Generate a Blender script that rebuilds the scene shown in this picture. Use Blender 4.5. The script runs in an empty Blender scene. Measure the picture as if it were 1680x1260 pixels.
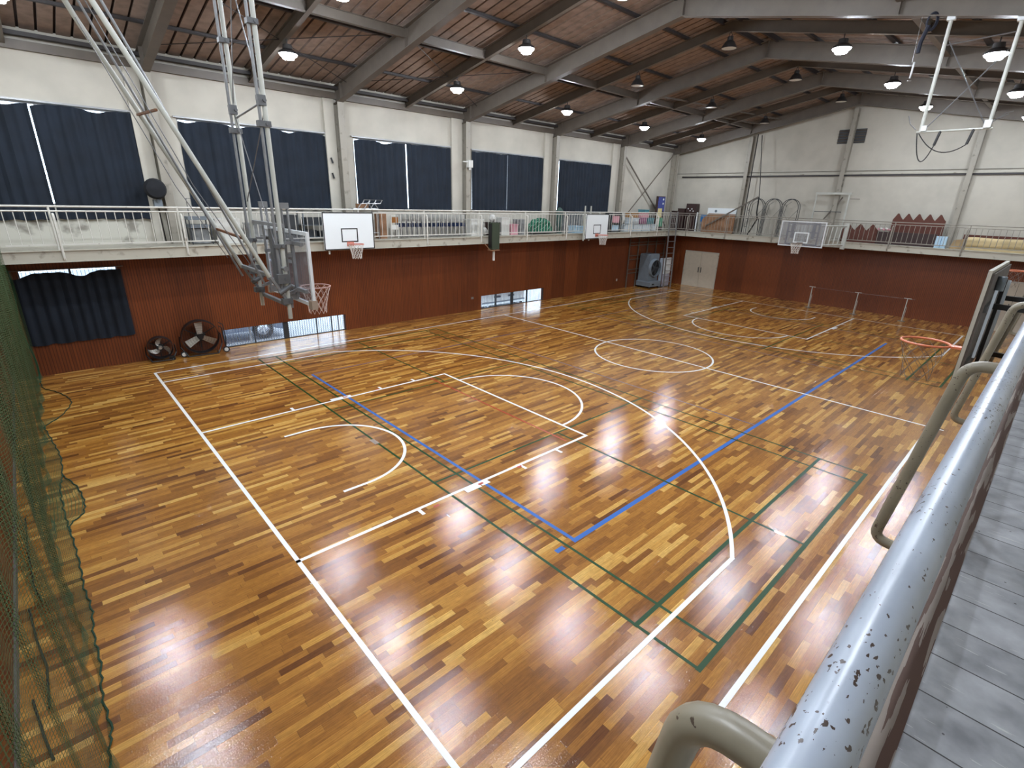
import bpy, math, random
from mathutils import Vector, Matrix, Euler
random.seed(7)
PI = math.pi
S = bpy.context.scene
COL = S.collection
V = Vector

# ---------------------------------------------------------------- materials
MATS = {}
def nt(m):
    m.use_nodes = True
    t = m.node_tree
    return t, t.nodes['Principled BSDF']
def srgb(c):
    return tuple(((x/255)/12.92 if x/255 <= .04045 else ((x/255+.055)/1.055)**2.4) for x in c) + (1,)
def mat(name, rgb, rough=.5, metal=0., var=.0, scale=6., dirt=None, dirt_amt=.0, bump=.0, bscale=60., spec=.5, coat=0.):
    if name in MATS: return MATS[name]
    m = bpy.data.materials.new(name); t, b = nt(m)
    b.inputs['Base Color'].default_value = srgb(rgb)
    b.inputs['Roughness'].default_value = rough
    b.inputs['Metallic'].default_value = metal
    b.inputs['Specular IOR Level'].default_value = spec
    if coat: b.inputs['Coat Weight'].default_value = coat
    N, L = t.nodes, t.links
    tc = N.new('ShaderNodeTexCoord')
    if var or dirt:
        n = N.new('ShaderNodeTexNoise'); n.inputs['Scale'].default_value = scale; n.inputs['Detail'].default_value = 5
        L.new(tc.outputs['Object'], n.inputs['Vector'])
        r = N.new('ShaderNodeValToRGB')
        c = srgb(rgb)
        d = srgb(dirt) if dirt else tuple(x*(1-var) for x in c[:3])+(1,)
        u = tuple(min(1, x*(1+var*.5)) for x in c[:3])+(1,)
        r.color_ramp.elements[0].position = .30 if not dirt else .5-.18*dirt_amt-.1
        r.color_ramp.elements[0].color = d
        r.color_ramp.elements[1].position = .62 if not dirt else .5+.06
        r.color_ramp.elements[1].color = u
        if dirt:
            r.color_ramp.elements[0].position = .30+.1*dirt_amt
            r.color_ramp.elements[1].position = .42+.1*dirt_amt
        L.new(n.outputs['Fac'], r.inputs['Fac']); L.new(r.outputs['Color'], b.inputs['Base Color'])
    if bump:
        n2 = N.new('ShaderNodeTexNoise'); n2.inputs['Scale'].default_value = bscale; n2.inputs['Detail'].default_value = 3
        L.new(tc.outputs['Object'], n2.inputs['Vector'])
        bp = N.new('ShaderNodeBump'); bp.inputs['Strength'].default_value = bump; bp.inputs['Distance'].default_value = .01
        L.new(n2.outputs['Fac'], bp.inputs['Height']); L.new(bp.outputs['Normal'], b.inputs['Normal'])
    MATS[name] = m
    return m
def emis(name, rgb, strength):
    m = bpy.data.materials.new(name); t, b = nt(m)
    b.inputs['Base Color'].default_value = (.8, .8, .8, 1)
    b.inputs['Emission Color'].default_value = srgb(rgb)
    b.inputs['Emission Strength'].default_value = strength
    return m
def glassmat(name, tint=(.93, .96, .98), refl=.12, rough=.02, opac=0., ocol=(.7, .75, .8)):
    m = bpy.data.materials.new(name); m.use_nodes = True
    t = m.node_tree; N, L = t.nodes, t.links
    N.remove(N['Principled BSDF'])
    out = N['Material Output']
    tr = N.new('ShaderNodeBsdfTransparent'); tr.inputs['Color'].default_value = tint+(1,)
    gl = N.new('ShaderNodeBsdfGlossy'); gl.inputs['Roughness'].default_value = rough
    mx = N.new('ShaderNodeMixShader')
    lw_ = N.new('ShaderNodeLayerWeight'); lw_.inputs['Blend'].default_value = .5
    pw = N.new('ShaderNodeMath'); pw.operation = 'POWER'; pw.inputs[1].default_value = 5; L.new(lw_.outputs['Facing'], pw.inputs[0])
    mt = N.new('ShaderNodeMath'); mt.operation = 'MULTIPLY_ADD'; mt.inputs[1].default_value = .9; mt.inputs[2].default_value = .035
    mt.use_clamp = True
    L.new(pw.outputs[0], mt.inputs[0]); L.new(mt.outputs[0], mx.inputs[0])
    L.new(tr.outputs[0], mx.inputs[1]); L.new(gl.outputs[0], mx.inputs[2])
    last = mx
    if opac:
        df = N.new('ShaderNodeBsdfDiffuse'); df.inputs['Color'].default_value = ocol+(1,)
        m2 = N.new('ShaderNodeMixShader'); m2.inputs[0].default_value = opac
        L.new(mx.outputs[0], m2.inputs[1]); L.new(df.outputs[0], m2.inputs[2]); last = m2
    L.new(last.outputs[0], out.inputs['Surface'])
    return m

def math_node(t, op, a=None, b=None, c=None):
    n = t.nodes.new('ShaderNodeMath'); n.operation = op
    for i, x in enumerate((a, b, c)):
        if x is None: continue
        if isinstance(x, (int, float)): n.inputs[i].default_value = x
        else: t.links.new(x, n.inputs[i])
    return n.outputs[0]

def floor_material():
    m = bpy.data.materials.new('varnished_strip_wood'); t, b = nt(m); N, L = t.nodes, t.links
    tc = N.new('ShaderNodeTexCoord'); sp = N.new('ShaderNodeSeparateXYZ'); L.new(tc.outputs['Object'], sp.inputs[0])
    X, Y = sp.outputs[0], sp.outputs[1]
    w = .080
    yr = math_node(t, 'DIVIDE', Y, w); row = math_node(t, 'FLOOR', yr)
    wn = N.new('ShaderNodeTexWhiteNoise'); wn.noise_dimensions = '1D'; L.new(row, wn.inputs['W'])
    off = math_node(t, 'MULTIPLY', wn.outputs['Value'], 7.3)
    # strip length differs a little from row to row
    wn1 = N.new('ShaderNodeTexWhiteNoise'); wn1.noise_dimensions = '1D'; L.new(math_node(t, 'ADD', row, 91.7), wn1.inputs['W'])
    ln = math_node(t, 'MULTIPLY_ADD', wn1.outputs['Value'], .5, .45)
    xs = math_node(t, 'ADD', X, off); xc = math_node(t, 'DIVIDE', xs, ln); col = math_node(t, 'FLOOR', xc)
    cb = N.new('ShaderNodeCombineXYZ'); L.new(row, cb.inputs[0]); L.new(col, cb.inputs[1])
    w2 = N.new('ShaderNodeTexWhiteNoise'); w2.noise_dimensions = '2D'; L.new(cb.outputs[0], w2.inputs['Vector'])
    # broad patches of warmer and cooler boards
    bn = N.new('ShaderNodeTexNoise'); bn.inputs['Scale'].default_value = .5; bn.inputs['Detail'].default_value = 2
    L.new(tc.outputs['Object'], bn.inputs['Vector'])
    vs = math_node(t, 'MULTIPLY_ADD', math_node(t, 'SUBTRACT', bn.outputs['Fac'], .5), .35, w2.outputs['Value'])
    ramp = N.new('ShaderNodeValToRGB'); e = ramp.color_ramp.elements
    stops = [(0, (106, 62, 22)), (.07, (130, 82, 32)), (.38, (156, 104, 41)), (.7, (174, 120, 50)), (.9, (194, 144, 67)), (1, (216, 172, 94))]
    e[0].position = 0; e[0].color = srgb(stops[0][1]); e[1].position = 1; e[1].color = srgb(stops[-1][1])
    for p, c in stops[1:-1]:
        q = e.new(p); q.color = srgb(c)
    L.new(vs, ramp.inputs['Fac'])
    # grain
    mp = N.new('ShaderNodeMapping'); mp.inputs['Scale'].default_value = (3, 60, 1)
    L.new(tc.outputs['Object'], mp.inputs['Vector'])
    gn = N.new('ShaderNodeTexNoise'); gn.inputs['Scale'].default_value = 1.6; gn.inputs['Detail'].default_value = 5
    L.new(mp.outputs[0], gn.inputs['Vector'])
    mixg = N.new('ShaderNodeMix'); mixg.data_type = 'RGBA'; mixg.blend_type = 'MULTIPLY'; mixg.inputs['Factor'].default_value = 1
    gr = N.new('ShaderNodeValToRGB'); gr.color_ramp.elements[0].position = .3; gr.color_ramp.elements[0].color = (.66, .62, .55, 1)
    gr.color_ramp.elements[1].position = .65; gr.color_ramp.elements[1].color = (1.05, 1.04, 1.02, 1)
    L.new(gn.outputs['Fac'], gr.inputs['Fac']); L.new(ramp.outputs['Color'], mixg.inputs['A']); L.new(gr.outputs['Color'], mixg.inputs['B'])
    n5 = N.new('ShaderNodeTexNoise'); n5.inputs['Scale'].default_value = 16; n5.inputs['Detail'].default_value = 5; L.new(tc.outputs['Object'], n5.inputs['Vector'])
    edge = math_node(t, 'GREATER_THAN', math_node(t, 'FRACT', yr), .90)  # highlight along one side of each strip, painted into its colour
    br = math_node(t, 'ADD', math_node(t, 'MULTIPLY_ADD', n5.outputs['Fac'], .42, .79), math_node(t, 'MULTIPLY', edge, math_node(t, 'MULTIPLY', w2.outputs['Value'], .28)))
    vm = N.new('ShaderNodeVectorMath'); vm.operation = 'SCALE'; L.new(mixg.outputs['Result'], vm.inputs[0]); L.new(br, vm.inputs['Scale'])
    # joints
    fy = math_node(t, 'FRACT', yr); ey = math_node(t, 'GREATER_THAN', math_node(t, 'ABSOLUTE', math_node(t, 'SUBTRACT', fy, .5)), .488)
    fx = math_node(t, 'FRACT', xc); ex = math_node(t, 'GREATER_THAN', math_node(t, 'ABSOLUTE', math_node(t, 'SUBTRACT', fx, .5)), .4975)
    j = math_node(t, 'MAXIMUM', ey, ex)
    # small dark nail spots and knots
    vo = N.new('ShaderNodeTexVoronoi'); vo.inputs['Scale'].default_value = 4.2; L.new(tc.outputs['Object'], vo.inputs['Vector'])
    spot = math_node(t, 'LESS_THAN', vo.outputs['Distance'], .022)
    j2 = math_node(t, 'MAXIMUM', math_node(t, 'MULTIPLY', j, .55), math_node(t, 'MULTIPLY', spot, .75))
    mj = N.new('ShaderNodeMix'); mj.data_type = 'RGBA'; L.new(j2, mj.inputs['Factor'])
    L.new(vm.outputs[0], mj.inputs['A']); mj.inputs['B'].default_value = srgb((60, 36, 18))
    L.new(mj.outputs['Result'], b.inputs['Base Color'])
    b.inputs['Roughness'].default_value = .45; b.inputs['Specular IOR Level'].default_value = .12
    b.inputs['Coat Weight'].default_value = 1.0
    b.inputs['Coat Roughness'].default_value = .092
    b.inputs['Coat IOR'].default_value = 1.5
    # each strip tilts a hair, and the varnish ripples: breaks reflections of the lamps into streaks
    sub = N.new('ShaderNodeVectorMath'); sub.operation = 'SUBTRACT'; L.new(w2.outputs['Color'], sub.inputs[0]); sub.inputs[1].default_value = (.5, .5, .5)
    n3 = N.new('ShaderNodeTexNoise'); n3.inputs['Scale'].default_value = 70; n3.inputs['Detail'].default_value = 4
    L.new(tc.outputs['Object'], n3.inputs['Vector'])
    bp = N.new('ShaderNodeBump'); bp.inputs['Strength'].default_value = .30; bp.inputs['Distance'].default_value = .0035
    hh = math_node(t, 'SUBTRACT', n3.outputs['Fac'], math_node(t, 'MULTIPLY', j, .5))
    L.new(hh, bp.inputs['Height'])
    sc = N.new('ShaderNodeVectorMath'); sc.operation = 'MULTIPLY'; L.new(sub.outputs[0], sc.inputs[0]); sc.inputs[1].default_value = (.008, .013, 0)
    ad = N.new('ShaderNodeVectorMath'); ad.operation = 'ADD'; L.new(bp.outputs['Normal'], ad.inputs[0]); L.new(sc.outputs[0], ad.inputs[1])
    nm = N.new('ShaderNodeVectorMath'); nm.operation = 'NORMALIZE'; L.new(ad.outputs[0], nm.inputs[0])
    L.new(nm.outputs[0], b.inputs['Normal']); L.new(nm.outputs[0], b.inputs['Coat Normal'])
    return m

def panel_wall_material(name, axis):
    # narrow vertical wooden ribs, reddish brown
    m = bpy.data.materials.new(name); t, b = nt(m); N, L = t.nodes, t.links
    tc = N.new('ShaderNodeTexCoord'); sp = N.new('ShaderNodeSeparateXYZ'); L.new(tc.outputs['Object'], sp.inputs[0])
    A = sp.outputs[axis]
    f = math_node(t, 'FRACT', math_node(t, 'DIVIDE', A, .062))
    d = math_node(t, 'ABSOLUTE', math_node(t, 'SUBTRACT', f, .5))
    groove = math_node(t, 'GREATER_THAN', d, .36)
    pid = math_node(t, 'FLOOR', math_node(t, 'DIVIDE', A, .91))
    wn = N.new('ShaderNodeTexWhiteNoise'); wn.noise_dimensions = '1D'; L.new(pid, wn.inputs['W'])
    mp = N.new('ShaderNodeMapping'); mp.inputs['Scale'].default_value = (22, 22, 1.2); L.new(tc.outputs['Object'], mp.inputs['Vector'])
    n = N.new('ShaderNodeTexNoise'); n.inputs['Scale'].default_value = 1.0; n.inputs['Detail'].default_value = 4; L.new(mp.outputs[0], n.inputs['Vector'])
    v = math_node(t, 'MULTIPLY_ADD', wn.outputs['Value'], .35, math_node(t, 'MULTIPLY', n.outputs['Fac'], .8))
    r = N.new('ShaderNodeValToRGB'); r.color_ramp.elements[0].position = .2; r.color_ramp.elements[0].color = srgb((90, 42, 16))
    r.color_ramp.elements[1].position = .9; r.color_ramp.elements[1].color = srgb((136, 70, 30)); L.new(v, r.inputs['Fac'])
    mx = N.new('ShaderNodeMix'); mx.data_type = 'RGBA'; L.new(math_node(t, 'MULTIPLY', groove, .62), mx.inputs['Factor'])
    L.new(r.outputs['Color'], mx.inputs['A']); mx.inputs['B'].default_value = srgb((52, 20, 10))
    L.new(mx.outputs['Result'], b.inputs['Base Color'])
    b.inputs['Roughness'].default_value = .42
    bp = N.new('ShaderNodeBump'); bp.inputs['Strength'].default_value = .6; bp.inputs['Distance'].default_value = .01; bp.invert = True
    L.new(groove, bp.inputs['Height']); L.new(bp.outputs['Normal'], b.inputs['Normal'])
    return m

def net_material(name, rgb, cell, width, extra=0.):
    m = bpy.data.materials.new(name); m.use_nodes = True; t = m.node_tree; N, L = t.nodes, t.links
    b = N['Principled BSDF']; b.inputs['Base Color'].default_value = srgb(rgb); b.inputs['Roughness'].default_value = .8
    uv = N.new('ShaderNodeUVMap'); sp = N.new('ShaderNodeSeparateXYZ'); L.new(uv.outputs[0], sp.inputs[0])
    ks = []
    for i in (0, 1):
        f = math_node(t, 'FRACT', math_node(t, 'DIVIDE', sp.outputs[i], cell))
        ks.append(math_node(t, 'LESS_THAN', f, width))
    k = math_node(t, 'MAXIMUM', ks[0], ks[1])
    if extra:
        k = math_node(t, 'MAXIMUM', k, extra)
    tr = N.new('ShaderNodeBsdfTransparent'); mx = N.new('ShaderNodeMixShader')
    L.new(k, mx.inputs[0]); L.new(tr.outputs[0], mx.inputs[1]); L.new(b.outputs[0], mx.inputs[2])
    L.new(mx.outputs[0], N['Material Output'].inputs['Surface'])
    return m

def deck_material():
    m = bpy.data.materials.new('grey_walkway_boards'); t, b = nt(m); N, L = t.nodes, t.links
    tc = N.new('ShaderNodeTexCoord'); sp = N.new('ShaderNodeSeparateXYZ'); L.new(tc.outputs['Object'], sp.inputs[0])
    q = math_node(t, 'DIVIDE', sp.outputs[0], .196)
    f = math_node(t, 'FRACT', q); j = math_node(t, 'LESS_THAN', f, .025)
    wn = N.new('ShaderNodeTexWhiteNoise'); wn.noise_dimensions = '1D'; L.new(math_node(t, 'FLOOR', q), wn.inputs['W'])
    n = N.new('ShaderNodeTexNoise'); n.inputs['Scale'].default_value = 9; n.inputs['Detail'].default_value = 8; L.new(tc.outputs['Object'], n.inputs['Vector'])
    mp = N.new('ShaderNodeMapping'); mp.inputs['Rotation'].default_value = (0, 0, .9); mp.inputs['Scale'].default_value = (90, 6, 1); L.new(tc.outputs['Object'], mp.inputs['Vector'])
    n2 = N.new('ShaderNodeTexNoise'); n2.inputs['Scale'].default_value = 1; n2.inputs['Detail'].default_value = 2; L.new(mp.outputs[0], n2.inputs['Vector'])
    scr = math_node(t, 'GREATER_THAN', n2.outputs['Fac'], .69)
    v = math_node(t, 'ADD', math_node(t, 'MULTIPLY', wn.outputs['Value'], .15), n.outputs['Fac'])
    r = N.new('ShaderNodeValToRGB'); r.color_ramp.elements[0].position = .3; r.color_ramp.elements[0].color = srgb((98, 100, 104))
    r.color_ramp.elements[1].position = .85; r.color_ramp.elements[1].color = srgb((152, 154, 158)); L.new(v, r.inputs['Fac'])
    m1 = N.new('ShaderNodeMix'); m1.data_type = 'RGBA'; L.new(math_node(t, 'MULTIPLY', scr, .5), m1.inputs['Factor']); L.new(r.outputs['Color'], m1.inputs['A']); m1.inputs['B'].default_value = srgb((178, 178, 174))
    vo = N.new('ShaderNodeTexVoronoi'); vo.inputs['Scale'].default_value = 11; L.new(tc.outputs['Object'], vo.inputs['Vector'])
    sp2 = math_node(t, 'LESS_THAN', vo.outputs['Distance'], .045)
    jj = math_node(t, 'MAXIMUM', j, math_node(t, 'MULTIPLY', sp2, .8))
    m2 = N.new('ShaderNodeMix'); m2.data_type = 'RGBA'; L.new(jj, m2.inputs['Factor']); L.new(m1.outputs['Result'], m2.inputs['A']); m2.inputs['B'].default_value = srgb((30, 28, 28))
    L.new(m2.outputs['Result'], b.inputs['Base Color']); b.inputs['Roughness'].default_value = .55
    bp = N.new('ShaderNodeBump'); bp.inputs['Strength'].default_value = .3; bp.inputs['Distance'].default_value = .004
    L.new(math_node(t, 'SUBTRACT', n.outputs['Fac'], j), bp.inputs['Height']); L.new(bp.outputs['Normal'], b.inputs['Normal'])
    return m

def chipped_paint(name, paint, chip, thr=.62, scale=38, rough=.35, sx=.55):
    m = bpy.data.materials.new(name); t, b = nt(m); N, L = t.nodes, t.links
    tc = N.new('ShaderNodeTexCoord')
    mp = N.new('ShaderNodeMapping'); mp.inputs['Scale'].default_value = (sx, 1, 1); L.new(tc.outputs['Object'], mp.inputs['Vector'])
    n = N.new('ShaderNodeTexNoise'); n.inputs['Scale'].default_value = scale*2.2; n.inputs['Detail'].default_value = 3; L.new(mp.outputs[0], n.inputs['Vector'])
    n2 = N.new('ShaderNodeTexNoise'); n2.inputs['Scale'].default_value = 5; n2.inputs['Detail'].default_value = 3; L.new(mp.outputs[0], n2.inputs['Vector'])
    s = math_node(t, 'MULTIPLY_ADD', math_node(t, 'SUBTRACT', n2.outputs['Fac'], .5), .35, n.outputs['Fac'])
    k = math_node(t, 'GREATER_THAN', s, thr)
    n3 = N.new('ShaderNodeTexNoise'); n3.inputs['Scale'].default_value = 7; n3.inputs['Detail'].default_value = 6; L.new(tc.outputs['Object'], n3.inputs['Vector'])
    r = N.new('ShaderNodeValToRGB'); r.color_ramp.elements[0].position = .35; r.color_ramp.elements[0].color = tuple(x*.8 for x in srgb(paint)[:3])+(1,)
    r.color_ramp.elements[1].position = .65; r.color_ramp.elements[1].color = srgb(paint); L.new(n3.outputs['Fac'], r.inputs['Fac'])
    mx = N.new('ShaderNodeMix'); mx.data_type = 'RGBA'; L.new(k, mx.inputs['Factor']); L.new(r.outputs['Color'], mx.inputs['A']); mx.inputs['B'].default_value = srgb(chip)
    L.new(mx.outputs['Result'], b.inputs['Base Color']); b.inputs['Roughness'].default_value = rough
    bp = N.new('ShaderNodeBump'); bp.inputs['Strength'].default_value = .35; bp.inputs['Distance'].default_value = .001; bp.invert = True
    L.new(k, bp.inputs['Height']); L.new(bp.outputs['Normal'], b.inputs['Normal'])
    return m

M_FLOOR = floor_material()
M_PX = panel_wall_material('ribbed_panel_side', 0)
M_PY = panel_wall_material('ribbed_panel_end', 1)
M_WALL = mat('cream_plaster', (184, 180, 168), .85, var=.10, scale=1.3, bump=.15, bscale=90)
M_WALLDIRT = mat('water_stained_plaster', (196, 194, 182), .85, dirt=(140, 136, 126), dirt_amt=.3, scale=2.4)
M_STEEL = mat('taupe_steel_paint', (100, 92, 83), .5, var=.12, scale=3)
M_COLUMN = mat('pale_grey_column_paint', (150, 145, 133), .5, dirt=(106, 102, 92), dirt_amt=-.1, scale=5)
M_DARKST = mat('dark_purlin_steel', (52, 49, 50), .6, var=.1)
M_DECK = mat('brown_roof_board', (136, 117, 104), .9, var=.22, scale=5)
M_DECKG = mat('roof_board_backing', (48, 36, 32), .95)
M_BEAM = mat('cream_beam_paint', (176, 172, 158), .5, dirt=(130, 124, 110), dirt_amt=.0, scale=4)
M_RAILP = mat('white_rail_paint', (205, 203, 194), .4, dirt=(140, 132, 120), dirt_amt=-.4, scale=9)
M_RAILG = mat('greyed_rail_paint', (142, 137, 127), .45, var=.1)
M_CHIP = chipped_paint('chipped_pale_handrail_paint', (160, 170, 184), (60, 48, 42), .645, 70, .3)
M_CHIP2 = chipped_paint('worn_greige_post_paint', (138, 131, 114), (70, 58, 48), .69, 30, .38)
M_RUST = chipped_paint('rusty_lower_rail', (122, 112, 104), (70, 48, 38), .47, 60, .6, .035)
M_WALK = deck_material()
M_CURT = mat('navy_blackout_cloth', (21, 31, 43), .9, var=.3, scale=2)
M_WHITE = mat('white_line_paint', (244, 246, 244), .3, coat=.8)
M_GREEN = mat('green_line_paint', (8, 62, 18), .4, spec=.3, coat=.25)
M_BLUE = mat('blue_line_paint', (48, 100, 174), .4, spec=.3, coat=.3)
M_RED = mat('red_line_paint', (176, 62, 34), .3, coat=.8)
M_VIOLET = mat('faded_violet_line_paint', (112, 92, 104), .3, coat=.8)
M_TUBE = mat('pale_grey_tube_paint', (182, 184, 176), .38, var=.08, scale=4)
M_TUBED = mat('galvanised_dark_tube', (132, 134, 136), .4, metal=.25, var=.15)
M_CLAMP = mat('dark_cast_clamp', (96, 98, 100), .5, metal=.2)
M_BOARDW = mat('white_painted_plywood', (226, 232, 233), .5)
M_BLACK = mat('black_paint', (18, 18, 20), .5)
M_BLKPL = mat('black_plastic', (22, 22, 24), .45)
M_ORANGE = mat('orange_rim_paint', (206, 118, 84), .4)
M_FADEOR = mat('faded_pink_rim_paint', (196, 120, 104), .45)
M_NETW = mat('white_net_cord', (214, 208, 200), .8)
M_NETOLD = mat('grey_net_cord', (120, 108, 98), .8)
M_NETPINK = mat('pinkish_net_cord', (216, 198, 190), .8)
M_GLASS = glassmat('clear_window_glass')
M_ACR = glassmat('clear_backboard_acrylic', (.86, .87, .89), .3, .05, .13, (.66, .66, .69))
M_FRAMEW = mat('white_backboard_frame', (216, 220, 222), .35)
M_LAMP = emis('lit_lamp_lens', (236, 244, 255), 330)
M_LENS = mat('unlit_lamp_lens', (205, 205, 198), .3)
M_LAMPB = mat('dark_lamp_housing', (52, 50, 50), .5, metal=.3)
M_ALU = mat('brushed_aluminium', (150, 150, 150), .4, metal=.7)
M_SILVER = mat('silver_fan_blade', (176, 170, 160), .35, metal=.5)
M_DOOR = mat('beige_door_paint', (188, 178, 160), .45, var=.06)
M_DGREEN = mat('dark_green_box_paint', (52, 62, 46), .6)
M_GREYPL = mat('grey_cooler_plastic', (112, 122, 130), .5, var=.08)
M_GREYPD = mat('dark_grey_plastic', (52, 56, 60), .5)
M_SKIRT = mat('grey_skirting', (96, 92, 88), .6)
M_BROWN = mat('brown_painted_card', (92, 54, 44), .85, var=.15)
M_CARD = mat('corrugated_card', (176, 150, 112), .9, var=.12)
M_CARDP = mat('pale_card', (206, 186, 142), .9, var=.15, scale=3)
M_WOODB = mat('worn_brown_plywood', (140, 104, 76), .8, var=.25, scale=4)
M_DKBROWN = mat('dark_brown_laminate', (54, 36, 34), .5)
M_NAVY = mat('navy_vinyl', (34, 52, 92), .5)
M_SEATW = mat('white_chair_back', (206, 206, 200), .5)
M_NETGREEN = mat('green_net_bundle', (24, 98, 74), .8, var=.4, scale=14)
M_BAGGREEN = mat('dark_green_bag_cloth', (62, 84, 78), .85, var=.2)
M_TRANSL = mat('milky_plastic_box', (190, 200, 206), .35, var=.1)
M_PINK = mat('pink_plastic', (206, 150, 160), .5)
M_TEAL = mat('teal_plastic', (70, 130, 140), .5)
M_OCHRE = mat('ochre_card_box', (160, 118, 70), .8)
M_MAUVE = mat('mauve_box', (150, 100, 130), .6)
M_BLUEP = mat('blue_poster', (66, 76, 140), .7, var=.3, scale=8)
M_YEL = mat('yellow_notice', (214, 200, 140), .7)
M_GRNP = mat('green_poster', (60, 140, 106), .7)
M_LBLUE = mat('light_blue_plastic', (176, 206, 224), .5)
M_BLUEB = mat('blue_painted_board', (40, 104, 158), .6)
M_WIRE = mat('steel_cable', (120, 120, 122), .4, metal=.6)
M_GRILLE = mat('white_window_bar', (96, 116, 146), .5)
M_GROPE = mat('green_border_rope', (20, 52, 34), .85)
M_NET = net_material('green_curtain_netting', (62, 84, 48), .032, .17)
M_NETD = net_material('green_net_selvedge', (26, 92, 66), .02, .22)
M_CLOTHG = mat('grey_cloth', (128, 130, 130), .9, var=.3)
M_ASPH = mat('pale_asphalt', (178, 184, 190), .9, var=.1)
M_OUTW = mat('pale_outside_wall', (190, 198, 208), .9, var=.08)
M_CARB = mat('slate_blue_car_paint', (96, 118, 150), .25, coat=.6)
M_CARW = mat('white_van_paint', (226, 232, 232), .3, coat=.5)
M_TYRE = mat('tyre_rubber', (30, 30, 32), .8)
M_RUSTY = mat('rusty_clamp', (120, 80, 52), .8, var=.4, scale=30)

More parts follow.
